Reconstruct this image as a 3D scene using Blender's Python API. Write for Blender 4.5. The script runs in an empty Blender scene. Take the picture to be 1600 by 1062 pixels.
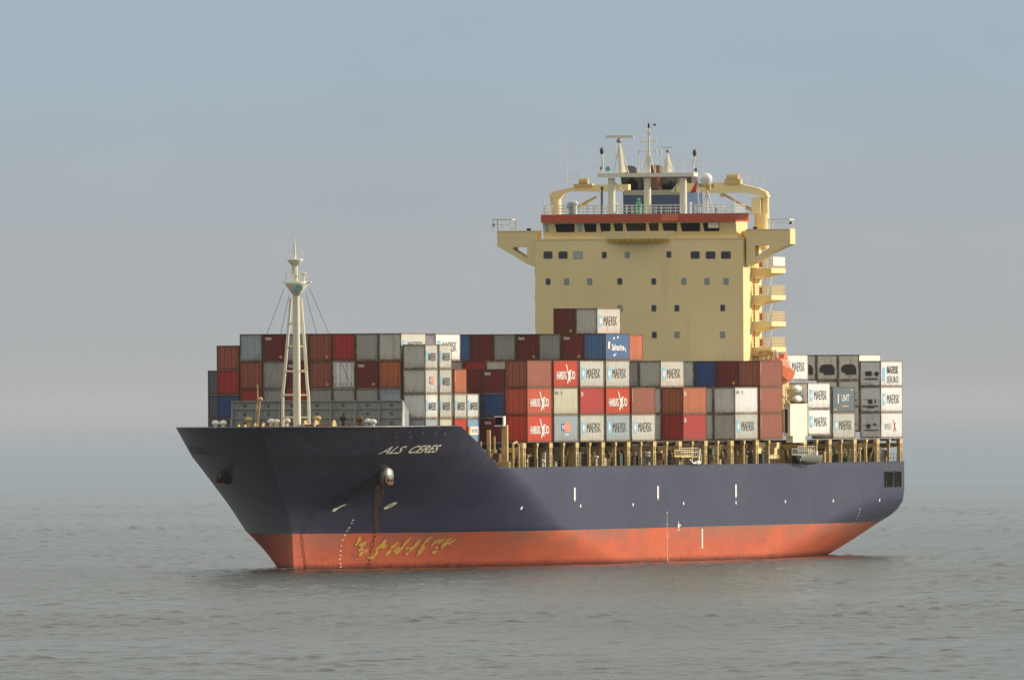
import bpy, bmesh, math, random
from mathutils import Vector, Matrix
random.seed(7)
sc = bpy.context.scene
COL = sc.collection
# ---------------------------------------------------------------- camera, sky, sun
TH = 0.215216; ST, CT = math.sin(TH), math.cos(TH)
CX, CY, CH = 670.37, -3000.0, 17.183
FPX, HV, ROLL = 44922.46, 633.3, -5.857e-3
cam = bpy.data.cameras.new('camera'); cam.sensor_width = 36; cam.lens = 36*FPX/1600
cam.clip_start = 5; cam.clip_end = 300000
co = bpy.data.objects.new('camera', cam); COL.objects.link(co)
PITCH = math.atan((HV-531)/FPX)
co.matrix_world = (Matrix.Translation((CX, CY, CH)) @ Matrix.Rotation(TH, 4, 'Z')
                   @ Matrix.Rotation(math.pi/2+PITCH, 4, 'X') @ Matrix.Rotation(ROLL, 4, 'Z'))
sc.camera = co
SUN_EL, SUN_AZ = math.radians(20), math.radians(27)       # azimuth measured from port (+X) towards aft (+Y)
w = bpy.data.worlds.new('World'); sc.world = w; w.use_nodes = True
nt = w.node_tree; nt.nodes.clear()
sky = nt.nodes.new('ShaderNodeTexSky'); sky.sky_type = 'NISHITA'; sky.sun_disc = False
sky.sun_elevation = SUN_EL; sky.sun_rotation = math.pi/2-SUN_AZ
sky.air_density = 1.0; sky.dust_density = 1.0; sky.ozone_density = 3.0
bgn = nt.nodes.new('ShaderNodeBackground'); bgn.inputs[1].default_value = 0.085
bg2 = nt.nodes.new('ShaderNodeBackground'); bg2.inputs[1].default_value = 1.0   # high thin veil of haze, cooler low down
tcw = nt.nodes.new('ShaderNodeTexCoord'); sxw = nt.nodes.new('ShaderNodeSeparateXYZ'); crw = nt.nodes.new('ShaderNodeValToRGB')
nt.links.new(tcw.outputs['Generated'], sxw.inputs[0]); nt.links.new(sxw.outputs[2], crw.inputs[0]); nsw = nt.nodes.new('ShaderNodeTexNoise'); nsw.inputs['Scale'].default_value = 90; nsw.inputs['Detail'].default_value = 4
mpw = nt.nodes.new('ShaderNodeMapping'); mpw.inputs['Scale'].default_value = (1, 1, 2.5); nt.links.new(tcw.outputs['Generated'], mpw.inputs[0]); nt.links.new(mpw.outputs[0], nsw.inputs['Vector'])
mrw = nt.nodes.new('ShaderNodeMapRange'); mrw.inputs[1].default_value = .3; mrw.inputs[2].default_value = .7; mrw.inputs[3].default_value = .975; mrw.inputs[4].default_value = 1.03
nt.links.new(nsw.outputs[0], mrw.inputs[0]); nt.links.new(crw.outputs[0], bg2.inputs[0]); nt.links.new(mrw.outputs[0], bg2.inputs[1])
crw.color_ramp.elements[0].position = 0.0; crw.color_ramp.elements[0].color = (.415, .425, .445, 1)
crw.color_ramp.elements[1].position = 0.9; crw.color_ramp.elements[1].color = (.90, .85, .76, 1)
for ps, cl in ((.005, (.405, .430, .455)), (.0135, (.350, .462, .560)), (.020, (.37, .455, .53)), (.028, (.43, .45, .45)), (.10, (.45, .46, .44)), (.30, (.66, .62, .55))):
    el_ = crw.color_ramp.elements.new(ps); el_.color = (*cl, 1)
mxs = nt.nodes.new('ShaderNodeMixShader'); mxs.inputs[0].default_value = .85
wo = nt.nodes.new('ShaderNodeOutputWorld')
nt.links.new(sky.outputs[0], bgn.inputs[0]); nt.links.new(bgn.outputs[0], mxs.inputs[1]); nt.links.new(bg2.outputs[0], mxs.inputs[2]); nt.links.new(mxs.outputs[0], wo.inputs[0])
sl = bpy.data.lights.new('sun', 'SUN'); sl.energy = 3.95; sl.angle = math.radians(0.6); sl.color = (1.0, .90, .72)
so = bpy.data.objects.new('sun', sl); COL.objects.link(so)
sd = Vector((math.cos(SUN_AZ)*math.cos(SUN_EL), math.sin(SUN_AZ)*math.cos(SUN_EL), math.sin(SUN_EL)))
so.rotation_euler = sd.to_track_quat('Z', 'Y').to_euler(); so.location = (0, 0, 300)
sc.view_settings.view_transform = 'Standard'; sc.view_settings.look = 'None'
sc.view_settings.exposure = 0.1; sc.view_settings.gamma = 1.0
sc.render.engine = 'CYCLES'
sc.cycles.volume_bounces = 2

def at(u, v, a):
    "survey helper: point of the cross-ship plane y=a sighted at photo pixel u,v -> (x, z)"
    t = (u-800)/FPX
    p = (t*CT*(a-CY)-ST*(a-CY))/(CT+t*ST)+CX
    D = -ST*(p-CX)+CT*(a-CY)
    return p, CH-(v-ROLL*(u-800)-HV)*D/FPX
def side(u, v, p):
    "point of the lengthwise plane x=p sighted at u,v -> (y, z)"
    t = (u-800)/FPX
    a = (-t*ST*(p-CX)-CT*(p-CX))/(ST-t*CT)+CY
    D = -ST*(p-CX)+CT*(a-CY)
    return a, CH-(v-ROLL*(u-800)-HV)*D/FPX

# ---------------------------------------------------------------- helpers
class MB:
    def __init__(s): s.v = []; s.f = []; s.sm = []
    def add(s, vs, fs, smooth=False):
        n = len(s.v); s.v += [tuple(q) for q in vs]
        for f in fs: s.f.append(tuple(n+i for i in f)); s.sm.append(smooth)
    def box(s, x, y, z):
        (x0, x1), (y0, y1), (z0, z1) = x, y, z
        vs = [(a, b, c) for a in (x0, x1) for b in (y0, y1) for c in (z0, z1)]
        s.add(vs, [(0,1,3,2),(4,6,7,5),(0,4,5,1),(2,3,7,6),(0,2,6,4),(1,5,7,3)])
    def tube(s, p0, p1, r0, r1=None, n=8, smooth=True, cap=True):
        r1 = r0 if r1 is None else r1
        p0 = Vector(p0); p1 = Vector(p1); d = p1-p0
        if d.length < 1e-6: return
        q = d.to_track_quat('Z', 'Y'); vs = []
        for p, r in ((p0, r0), (p1, r1)):
            for i in range(n):
                t = 2*math.pi*i/n; vs.append(p+q@Vector((r*math.cos(t), r*math.sin(t), 0)))
        s.add(vs, [(i, (i+1)%n, n+(i+1)%n, n+i) for i in range(n)], smooth)
        if cap: s.add(vs, [tuple(range(n-1, -1, -1)), tuple(range(n, 2*n))])
    def bar(s, p0, p1, w): s.tube(p0, p1, w*.7, n=4, smooth=False)
    def path(s, pts, r, n=6):
        for a, b in zip(pts, pts[1:]): s.tube(a, b, r, n=n)
    def prism(s, poly, axis, lo, hi):
        "poly of 2D points extruded along axis; plane coordinates are the other two axes in order"
        n = len(poly)
        def mk(p, t):
            return {'x': (t, p[0], p[1]), 'y': (p[0], t, p[1]), 'z': (p[0], p[1], t)}[axis]
        vs = [mk(p, lo) for p in poly]+[mk(p, hi) for p in poly]
        s.add(vs, [tuple(range(n)), tuple(range(2*n-1, n-1, -1))]+[(i, n+i, n+(i+1)%n, (i+1)%n) for i in range(n)])
    def lathe(s, c, prof, n=16, smooth=True):
        vs = []
        for r, z in prof:
            for i in range(n):
                t = 2*math.pi*i/n; vs.append((c[0]+r*math.cos(t), c[1]+r*math.sin(t), c[2]+z))
        fs = [(k*n+i, k*n+(i+1)%n, (k+1)*n+(i+1)%n, (k+1)*n+i) for k in range(len(prof)-1) for i in range(n)]
        s.add(vs, fs, smooth)
    def ell(s, c, r, nu=16, nv=10):
        vs = []; fs = []
        for j in range(nv+1):
            ph = math.pi*j/nv-math.pi/2
            for i in range(nu):
                t = 2*math.pi*i/nu
                vs.append((c[0]+r[0]*math.cos(ph)*math.cos(t), c[1]+r[1]*math.cos(ph)*math.sin(t), c[2]+r[2]*math.sin(ph)))
        for j in range(nv):
            for i in range(nu): fs.append((j*nu+i, j*nu+(i+1)%nu, (j+1)*nu+(i+1)%nu, (j+1)*nu+i))
        s.add(vs, fs, True)
    def mesh(s, name, m):
        me = bpy.data.meshes.new(name); me.from_pydata(s.v, [], s.f); me.update()
        for p, sm in zip(me.polygons, s.sm): p.use_smooth = sm
        bm = bmesh.new(); bm.from_mesh(me); bmesh.ops.recalc_face_normals(bm, faces=bm.faces); bm.to_mesh(me); bm.free()
        if m: me.materials.append(m)
        return me
    def build(s, name, m, parent=None, **props):
        o = bpy.data.objects.new(name, s.mesh(name, m)); COL.objects.link(o)
        if parent: o.parent = parent
        for k, v in props.items(): o[k] = v
        return o
def empty(name, loc=(0, 0, 0), parent=None, **props):
    o = bpy.data.objects.new(name, None); COL.objects.link(o); o.location = loc
    if parent: o.parent = parent
    for k, v in props.items(): o[k] = v
    return o
def text2d(s, bold=0.0, size=1.0, shear=0.0):
    cu = bpy.data.curves.new('t', 'FONT'); cu.body = s; cu.size = size; cu.offset = bold; cu.shear = shear
    cu.resolution_u = 3
    o = bpy.data.objects.new('t', cu); COL.objects.link(o)
    dg = bpy.context.evaluated_depsgraph_get(); me = o.evaluated_get(dg).to_mesh()
    vs = [(v.co.x, v.co.y) for v in me.vertices]; fs = [tuple(p.vertices) for p in me.polygons]
    o.evaluated_get(dg).to_mesh_clear(); bpy.data.objects.remove(o); bpy.data.curves.remove(cu)
    xs = [p[0] for p in vs]; ys = [p[1] for p in vs]
    x0, x1, y0, y1 = min(xs), max(xs), min(ys), max(ys)
    return [((x-x0)/(x1-x0), (y-y0)/(y1-y0)) for x, y in vs], fs
TXT = {}
def text_mb(mb, s, fn, bold=0.0, shear=0.0):
    "text filled into the unit square, mapped by fn(u,v)->3D"
    k = (s, bold, shear)
    if k not in TXT: TXT[k] = text2d(s, bold, 1.0, shear)
    vs, fs = TXT[k]; mb.add([fn(u, v) for u, v in vs], fs)

# ---------------------------------------------------------------- materials
def newmat(name):
    m = bpy.data.materials.new(name); m.use_nodes = True; nt = m.node_tree; nt.nodes.clear()
    o = nt.nodes.new('ShaderNodeOutputMaterial'); b = nt.nodes.new('ShaderNodeBsdfPrincipled')
    nt.links.new(b.outputs[0], o.inputs[0]); return m, nt, b
def noise(nt, scale, vec=(1, 1, 1), detail=4, rough=.6, obj=True):
    tc = nt.nodes.new('ShaderNodeTexCoord'); mp = nt.nodes.new('ShaderNodeMapping'); mp.inputs['Scale'].default_value = vec
    if obj: nt.links.new(tc.outputs['Object'], mp.inputs[0])
    else:
        g = nt.nodes.new('ShaderNodeNewGeometry'); nt.links.new(g.outputs['Position'], mp.inputs[0])
    n = nt.nodes.new('ShaderNodeTexNoise'); n.inputs['Scale'].default_value = scale
    n.inputs['Detail'].default_value = detail; n.inputs['Roughness'].default_value = rough
    nt.links.new(mp.outputs[0], n.inputs['Vector']); return n.outputs[0]
def ramp(nt, src, lo, hi, a=0.0, b=1.0):
    r = nt.nodes.new('ShaderNodeMapRange'); r.clamp = True
    r.inputs[1].default_value = lo; r.inputs[2].default_value = hi; r.inputs[3].default_value = a; r.inputs[4].default_value = b
    nt.links.new(src, r.inputs[0]); return r.outputs[0]
def mix(nt, fac, c1, c2, mode='MIX'):
    x = nt.nodes.new('ShaderNodeMix'); x.data_type = 'RGBA'; x.blend_type = mode
    for i, c in ((0, fac), (6, c1), (7, c2)):
        if isinstance(c, (int, float)): x.inputs[i].default_value = c
        elif isinstance(c, tuple): x.inputs[i].default_value = (*c, 1) if len(c) == 3 else c
        else: nt.links.new(c, x.inputs[i])
    return x.outputs[2]
def mul(nt, a, b, op='MULTIPLY'):
    x = nt.nodes.new('ShaderNodeMath'); x.operation = op
    for i, c in ((0, a), (1, b)):
        if isinstance(c, (int, float)): x.inputs[i].default_value = c
        else: nt.links.new(c, x.inputs[i])
    return x.outputs[0]
def paint(name, col, rough=.5, dirt=.35, dirtcol=(.16, .10, .05), scale=.5, metal=0.0):
    m, nt, b = newmat(name)
    a = noise(nt, scale, (1, 1, .18), 6, .65, obj=False); g = noise(nt, scale*.35, (1, 1, 1), 3, .5, obj=False)
    c = mix(nt, ramp(nt, g, .35, .7, 0, .22), col, tuple(x*.72 for x in col))
    c = mix(nt, ramp(nt, a, .56, .8, 0, dirt), c, dirtcol)
    nt.links.new(c, b.inputs['Base Color']); b.inputs['Roughness'].default_value = rough
    b.inputs['Metallic'].default_value = metal
    return m
CREAM = (.90, .745, .385)
M = {
 'cream': paint('cream ship paint', CREAM, .55, .28, (.45, .30, .13), .45),
 'pale': paint('pale cream mast paint', (.80, .76, .60), .5, .12, (.45, .36, .2), .6),
 'white': paint('white paint', (.84, .84, .80), .5, .1, (.5, .45, .35)),
 'white_cream': paint('glossy cream white paint', (.90, .86, .70), .4, .05),
 'ochre': paint('ochre deck fitting paint', (.62, .45, .20), .6, .5, (.16, .10, .05), 1.1),
 'dark': paint('dark deck steel', (.055, .05, .042), .7, .4, (.12, .07, .035), 1.0),  # near-black brown base with lighter brown streaks
 'deck': paint('rust red deck paint', (.16, .09, .06), .7, .4),
 'green': paint('green deck machinery paint', (.07, .12, .08), .6, .4),
 'grey': paint('grey breakwater paint', (.27, .30, .29), .6, .25, (.12, .10, .08), .6),
 'red': paint('red band paint', (.55, .10, .05), .5, .1),
 'orange': paint('orange lifeboat plastic', (.80, .20, .09), .4, .05),
 'blue': paint('blue funnel paint', (.035, .075, .19), .5, .15),
 'sooty': paint('sooty exhaust steel', (.07, .06, .055), .6, .4, (.2, .1, .05)),
 'black': paint('matt black paint and opening shade', (.015, .015, .015), .9, .1),
 'yellow': paint('yellow marking paint', (.62, .36, .07), .6, .6, (.52, .12, .06), 2.2),
 'rustrun': paint('thin rust staining', (.07, .035, .03), .7, .3, (.03, .03, .05), 1.5),
 'letters': paint('off white hull lettering', (.82, .78, .62), .6, .3, (.2, .2, .2), 1.5),
 'steel': paint('worn grey steel', (.35, .35, .33), .4, .3, (.2, .1, .05), 1.5, .5),
 'rust': paint('rusty iron', (.16, .065, .03), .8, .5, (.05, .03, .02), 1.5),
 'textdark': paint('charcoal container lettering', (.10, .10, .10), .6, .3, (.4, .4, .36), 3),
 'textwhite': paint('white container lettering', (.75, .74, .7), .6, .15),
 'star': paint('light blue container emblem', (.20, .50, .72), .5, .1, (.4, .4, .36), 2),
 'navy': paint('dark blue emblem paint', (.04, .09, .30), .5, .1),
 'coral': paint('coral emblem paint', (.75, .25, .14), .5, .1),
 'curtain': paint('pale drawn curtain behind glass', (.30, .34, .33), .6, .05),
 'frost': paint('pale blue window blind', (.40, .50, .50), .5, .05),
 'hornblue': paint('pale blue green horn paint', (.22, .42, .45), .5, .1),
 'green2': paint('bright green binnacle paint', (.10, .40, .20), .5, .1),
 'grating': paint('bright yellow grating paint', (.80, .58, .10), .5, .2),
 'redflag': paint('red flag cloth', (.62, .06, .05), .8, .02),
}
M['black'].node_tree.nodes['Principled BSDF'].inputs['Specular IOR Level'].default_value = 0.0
M['dark'].node_tree.nodes['Principled BSDF'].inputs['Specular IOR Level'].default_value = 0.1
def glass():
    m, nt, b = newmat('dark window glass'); b.inputs['Base Color'].default_value = (.02, .025, .03, 1)
    b.inputs['Roughness'].default_value = .12; b.inputs['Specular IOR Level'].default_value = .7; return m
M['glass'] = glass()
def container_paint(name, edge):
    m, nt, b = newmat(name)
    oi = nt.nodes.new('ShaderNodeObjectInfo'); tc = nt.nodes.new('ShaderNodeTexCoord')
    add = nt.nodes.new('ShaderNodeVectorMath'); add.operation = 'ADD'
    sc1 = nt.nodes.new('ShaderNodeVectorMath'); sc1.operation = 'MULTIPLY'; sc1.inputs[1].default_value = (53, 91, 37)
    nt.links.new(oi.outputs['Random'], sc1.inputs[0]); nt.links.new(tc.outputs['Object'], add.inputs[0]); nt.links.new(sc1.outputs[0], add.inputs[1])
    def nz(scale, vec, det):
        mp = nt.nodes.new('ShaderNodeMapping'); mp.inputs['Scale'].default_value = vec; nt.links.new(add.outputs[0], mp.inputs[0])
        n = nt.nodes.new('ShaderNodeTexNoise'); n.inputs['Scale'].default_value = scale; n.inputs['Detail'].default_value = det
        n.inputs['Roughness'].default_value = .65; nt.links.new(mp.outputs[0], n.inputs['Vector']); return n.outputs[0]
    big = nz(.35, (1, 1, 1), 3); streak = nz(1.6, (1, 1, .16), 5); fine = nz(3.2, (1, 1, .5), 4)
    c = mix(nt, ramp(nt, big, .35, .7, 0, .45), oi.outputs['Color'], (.33, .30, .25), 'MULTIPLY')
    c = mix(nt, ramp(nt, big, .3, .75, 0, .30), oi.outputs['Color'], c)
    c = mix(nt, ramp(nt, streak, .52, .78, 0, .42), c, (.15, .10, .055))
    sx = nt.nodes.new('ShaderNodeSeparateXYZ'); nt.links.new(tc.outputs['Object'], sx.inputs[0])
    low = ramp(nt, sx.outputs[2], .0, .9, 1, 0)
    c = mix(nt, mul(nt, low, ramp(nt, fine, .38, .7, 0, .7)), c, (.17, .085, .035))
    if edge: c = mix(nt, ramp(nt, fine, .28, .6, .35, .95), c, (.12, .065, .035))
    nt.links.new(c, b.inputs['Base Color']); b.inputs['Roughness'].default_value = .55; b.inputs['Specular IOR Level'].default_value = .2
    return m
M['cbody'] = container_paint('weathered container paint', False)
M['cframe'] = container_paint('rust edged container frame paint', True)

def hull_material():
    m, nt, b = newmat('blue and red hull paint')
    g = nt.nodes.new('ShaderNodeNewGeometry'); sx = nt.nodes.new('ShaderNodeSeparateXYZ'); nt.links.new(g.outputs['Position'], sx.inputs[0])
    Z = sx.outputs[2]
    big = noise(nt, .05, (1, 1, 2), 4, .55, False); med = noise(nt, .28, (1, .35, 1.4), 5, .65, False)
    streak = noise(nt, 1.1, (1, 1, .07), 5, .7, False); fine = noise(nt, 1.6, (1, 1, 1), 5, .7, False)
    blue = mix(nt, ramp(nt, big, .35, .65), (.015, .015, .058), (.030, .030, .074))
    blue = mix(nt, ramp(nt, med, .5, .75, 0, .35), blue, (.052, .054, .078))
    blue = mix(nt, ramp(nt, fine, .62, .72, 0, .4), blue, (.10, .10, .11))
    blue = mix(nt, ramp(nt, streak, .57, .78, 0, .55), blue, (.09, .06, .04))
    seam = None
    for zc in (7.9, 5.35):
        d = mul(nt, mul(nt, Z, -zc, 'ADD'), 0, 'ADD'); d = mul(nt, d, 0, 'ADD')
        ab = nt.nodes.new('ShaderNodeMath'); ab.operation = 'ABSOLUTE'; nt.links.new(d, ab.inputs[0])
        s_ = ramp(nt, ab.outputs[0], .03, .09, .45, 0); seam = s_ if seam is None else mul(nt, seam, s_, 'ADD')
    blue = mix(nt, seam, blue, (.03, .032, .05))
    top = ramp(nt, Z, 9.6, 10.5, 0, .25)
    blue = mix(nt, mul(nt, top, ramp(nt, streak, .4, .65)), blue, (.15, .12, .09))
    red = mix(nt, ramp(nt, med, .38, .68), (.56, .125, .060), (.44, .10, .06))
    red = mix(nt, ramp(nt, fine, .60, .78, 0, .35), red, (.66, .19, .11))
    red = mix(nt, ramp(nt, streak, .55, .75, 0, .55), red, (.22, .12, .08))
    red = mix(nt, ramp(nt, noise(nt, .09, (1, 1, 3.5), 6, .7, False), .60, .74, 0, .6), red, (.15, .055, .04))
    red = mix(nt, mul(nt, ramp(nt, Z, 1.6, 3.8, 0, .85), ramp(nt, med, .38, .6)), red, (.30, .15, .11))
    wn = mul(nt, Z, mul(nt, mul(nt, fine, -.5, 'ADD'), .9), 'ADD')
    red = mix(nt, ramp(nt, wn, .10, .70, 1, 0), red, (.09, .022, .015))
    f = ramp(nt, mul(nt, Z, mul(nt, mul(nt, fine, -.5, 'ADD'), .10), 'ADD'), 3.75, 3.80)
    nt.links.new(mix(nt, f, red, blue), b.inputs['Base Color'])
    nt.links.new(ramp(nt, f, 0, 1, .62, .34), b.inputs['Roughness']); nt.links.new(ramp(nt, f, 0, 1, .12, .68), b.inputs['Specular IOR Level'])
    bp = nt.nodes.new('ShaderNodeBump'); bp.inputs['Strength'].default_value = .35; bp.inputs['Distance'].default_value = .09
    nt.links.new(noise(nt, .45, (1, 1, 1), 3, .5, False), bp.inputs['Height']); nt.links.new(bp.outputs[0], b.inputs['Normal'])
    return m
M['hull'] = hull_material()

def sea_material():
    m, nt, b = newmat('grey sea water')
    b.inputs['Base Color'].default_value = (.032, .042, .030, 1); b.inputs['IOR'].default_value = 1.333; b.inputs['Specular IOR Level'].default_value = .27
    n1 = noise(nt, .55, (1, .45, 1), 6, .6, False); n2 = noise(nt, .035, (1, .25, 1), 4, .55, False)
    n3 = noise(nt, 1.7, (1, .5, 1), 3, .6, False)
    h = mul(nt, mul(nt, mul(nt, n1, .6), mul(nt, n2, 1.2), 'ADD'), mul(nt, n3, .3), 'ADD')
    patch = ramp(nt, noise(nt, .0025, (.35, 1, 1), 3, .5, False), .35, .65, .35, 1.0)
    g = nt.nodes.new('ShaderNodeNewGeometry'); sx = nt.nodes.new('ShaderNodeSeparateXYZ'); nt.links.new(g.outputs['Position'], sx.inputs[0])
    # wind and ripples die away with the distance offshore
    inv = mul(nt, 3200.0, mul(nt, mul(nt, sx.outputs[1], 3000.0, 'ADD'), 1500.0, 'MAXIMUM'), 'DIVIDE')
    inv = mul(nt, inv, 1.0, 'MINIMUM')
    nt.links.new(mul(nt, mul(nt, inv, 1.1, 'POWER'), .13), b.inputs['Roughness'])
    patch = mul(nt, patch, mul(nt, inv, 2.2, 'POWER'))     # the wind dies away offshore
    bp = nt.nodes.new('ShaderNodeBump'); bp.inputs['Distance'].default_value = 1.0
    nt.links.new(patch, bp.inputs['Strength']); nt.links.new(h, bp.inputs['Height']); nt.links.new(bp.outputs[0], b.inputs['Normal'])
    return m
M['sea'] = sea_material()

# ---------------------------------------------------------------- sea and haze
def wave(x, y):
    r = 0
    for i, (kx, ky, am, ph) in enumerate(WV): r += am*math.sin(kx*x+ky*y+ph)
    return r
rw = random.Random(3); WV = []
import numpy as np
def sea():
    # one sheet; rows follow distance so that the nearer water carries real wavelets
    rng = np.random.default_rng(4)
    ys = [-6000., -3500.]
    y = -1290.
    fine0 = y
    while y < 4500: ys.append(y); y += 1.2+max(0, (y+900)*.0018)
    fine1 = ys[-1]
    while y < 6000: ys.append(y); y += 60
    while y < 120000: ys.append(y); y *= 1.35
    ys = np.array(ys)
    nx = 420; t = np.linspace(-1, 1, nx)
    c0 = 670.4-(ys+3000)*ST/CT
    half = np.maximum(62+(ys+1290)*.024, 62)
    X = c0[:, None]+t[None, :]*half[:, None]
    Xo = np.concatenate([c0[:, None]-90000, c0[:, None]-3000, c0[:, None]-half[:, None]-60, X, c0[:, None]+half[:, None]+60, c0[:, None]+3000, c0[:, None]+90000], 1)
    Y = np.repeat(ys[:, None], Xo.shape[1], 1)
    Z = np.zeros_like(Xo)
    tot = np.zeros_like(Xo)
    for i in range(70):
        lam = .9*(4.0**rng.random()); k = 2*math.pi/lam; d = math.radians(-75)+rng.normal()*.75
        am = .0046*lam*(.5+rng.random())
        tot += am*np.sin(k*(math.cos(d)*Xo+math.sin(d)*Y)+rng.random()*6.28+ .8*np.sin(.05*k*Xo+.031*k*Y+rng.random()*6))
    env = np.clip((Y-fine0)/60, 0, 1)*np.clip((fine1-Y)/3300, 0, 1)*np.clip((Y+3000)/3300, .5, 1.5)
    w_ = np.ones(Xo.shape[1]); w_[:3] = 0; w_[-3:] = 0
    pk = np.zeros_like(Xo)
    for i in range(24):
        lam = 4.*(5.**rng.random()); k = 2*math.pi/lam; d = math.radians(-80)+rng.normal()*.9
        pk += np.sin(k*(math.cos(d)*Xo+math.sin(d)*Y*.35)+rng.random()*6.28)
    tot *= .8+np.clip(pk/4.5, 0, 1.2)
    gust = .75+.25*np.sin(Y*.011+1.3*np.sin(Xo*.02))*np.sin(Xo*.013+2)
    Z = tot*env*w_[None, :]*gust
    R, C = Xo.shape
    vs = np.stack([Xo, Y, Z], 2).reshape(-1, 3)
    idx = np.arange(R*C).reshape(R, C)
    q = np.stack([idx[:-1, :-1], idx[:-1, 1:], idx[1:, 1:], idx[1:, :-1]], 2).reshape(-1, 4)
    me = bpy.data.meshes.new('sea'); me.vertices.add(len(vs)); me.vertices.foreach_set('co', vs.ravel())
    me.loops.add(q.size); me.loops.foreach_set('vertex_index', q.ravel().astype(np.int32))
    me.polygons.add(len(q)); me.polygons.foreach_set('loop_start', np.arange(0, q.size, 4, dtype=np.int32))
    me.polygons.foreach_set('loop_total', np.full(len(q), 4, dtype=np.int32)); me.update(calc_edges=True); me.validate()
    me.polygons.foreach_set('use_smooth', np.ones(len(me.polygons), bool))
    me.materials.append(M['sea'])
    o = bpy.data.objects.new('sea', me); COL.objects.link(o); o['kind'] = 'structure'; o['label'] = 'calm grey sea with small ripples fading into haze'
sea()
def foam():
    rf = random.Random(8); mb = MB()
    for i in range(60):
        y = -43.5+rf.uniform(-3, 5); x = rf.uniform(-4.5, .8)-.2*(y+43); r = rf.uniform(.08, .5); z = .10+rf.uniform(0, .08)
        mb.add([(x+r*math.cos(t)*rf.uniform(.7, 1.2), y+r*2*math.sin(t)*rf.uniform(.7, 1.2), z) for t in [k*math.pi/4 for k in range(8)]], [tuple(range(8))])
    o = mb.build('bow_foam', M['white'], kind='stuff'); o['label'] = 'small ripple of white foam at the stem'
foam()
def haze():
    mb = MB(); mb.box((-60000, 60000), (-7000, 95000), (-4, 58))
    m = bpy.data.materials.new('pale sea haze'); m.use_nodes = True; nt = m.node_tree; nt.nodes.clear()
    o = nt.nodes.new('ShaderNodeOutputMaterial'); v = nt.nodes.new('ShaderNodeVolumePrincipled')
    v.inputs['Color'].default_value = (.70, .75, .82, 1); v.inputs['Density'].default_value = 0.7e-5; v.inputs['Anisotropy'].default_value = .3
    nt.links.new(v.outputs[0], o.inputs['Volume'])
    ob = mb.build('haze', m, kind='stuff'); ob['label'] = 'pale haze over the sea'
haze()

# ---------------------------------------------------------------- ship
SHIP = empty('container_ship', (0, 0, 0), label='dark blue container ship with red lower hull and tall cream deckhouse at anchor', category='container ship')
TB = [(-3,-40.5,100,2.0),(0,-41.8,95,2.0),(4,-42.5,62,2.0),(6.5,-45,55,2.05),(9,-49,49,2.1),(12,-53.5,41,2.15),(15,-57,36,2.2),(17,-59,34,2.2)]
YT = [(-3,2.),(0,7.1),(1.77,10.1),(3.7,13.1),(4.5,14.5),(5.3,15.4),(6.2,15.93),(7.4,16.1),(17,16.1)]
def lerp_tab(tab, z):
    if z <= tab[0][0]: return tab[0][1:]
    for p, q in zip(tab, tab[1:]):
        if z <= q[0]:
            t = (z-p[0])/(q[0]-p[0]); return tuple(a+t*(b-a) for a, b in zip(p[1:], q[1:]))
    return tab[-1][1:]
STERN = 201.3
def yh(a, z):
    s, l, n = lerp_tab(TB, z); t = min(max((a-s)/l, 0), 1); y = 16.1*(1-(1-t)**n)
    yt = lerp_tab(YT, z)[0]; a1 = 120+65*min(max(z/7, 0), 1)
    if a > a1: q = (a-a1)/(STERN-a1); q = q*q*(1.6-.6*q); y -= (16.1-yt)*min(q, 1)
    return y
def ztop(a):
    return 15.0 if a < -29.5 else (10.5 if a > -14.5 else 15.0-4.5*(a+29.5)/15)
def hull():
    mb = MB(); A0 = []
    a = -57.0
    while a < STERN: A0.append(a); a += .6 if a < -10 else (1.5 if a < 60 else 4)
    A0.append(STERN)
    NZ = 46; port = []; 
    for a0 in A0:
        row = []
        for j in range(NZ+1):
            z = -3+(ztop(a0)+3)*j/NZ
            s = lerp_tab(TB, z)[0]; bl = max(0., 1-(a0+57)/90.)**1.5
            aa = a0+(s+57)*bl
            row.append((yh(aa, z), aa, z))
        port.append(row)
    n = NZ+1
    for sgn in (1, -1):
        vs = [(sgn*p, a, z) for r in port for p, a, z in r]
        fs = [(i*n+j, (i+1)*n+j, (i+1)*n+j+1, i*n+j+1) for i in range(len(port)-1) for j in range(NZ)]
        mb.add(vs, fs, True)
    # transom
    L = port[-1]; vs = [(p, a, z) for p, a, z in L]+[(-p, a, z) for p, a, z in L]
    mb.add(vs, [(j, j+1, n+j+1, n+j) for j in range(NZ)])
    me = mb.mesh('hull', M['hull'])
    bm = bmesh.new(); bm.from_mesh(me)
    bmesh.ops.recalc_face_normals(bm, faces=bm.faces); bm.to_mesh(me); bm.free()
    o = bpy.data.objects.new('hull', me); COL.objects.link(o); o.parent = SHIP
    return o
HULL = hull()
def deckplate(name, a0, a1, z, m, inset=.12):
    mb = MB(); N = 60
    pts = [a0+(a1-a0)*i/N for i in range(N+1)]
    vs = [(max(yh(a, z)-inset, .01), a, z) for a in pts]+[(-max(yh(a, z)-inset, .01), a, z) for a in pts]
    mb.add(vs, [(i, i+1, N+1+i+1, N+1+i) for i in range(N)]); return mb.build(name, m, SHIP)
deckplate('main_deck', -30.9, STERN-.05, 10.38, M['deck'])
deckplate('forecastle_deck', -54.5, -31, 13.85, M['deck'])
mb = MB(); q_ = [(yh(-31, 10.4+.43*i)-.1, 10.4+.43*i) for i in range(9)]; mb.prism(q_+[(-x, z) for x, z in q_[::-1]], 'y', -31.0, -30.85); mb.build('forecastle_bulkhead', M['dark'], SHIP)
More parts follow.
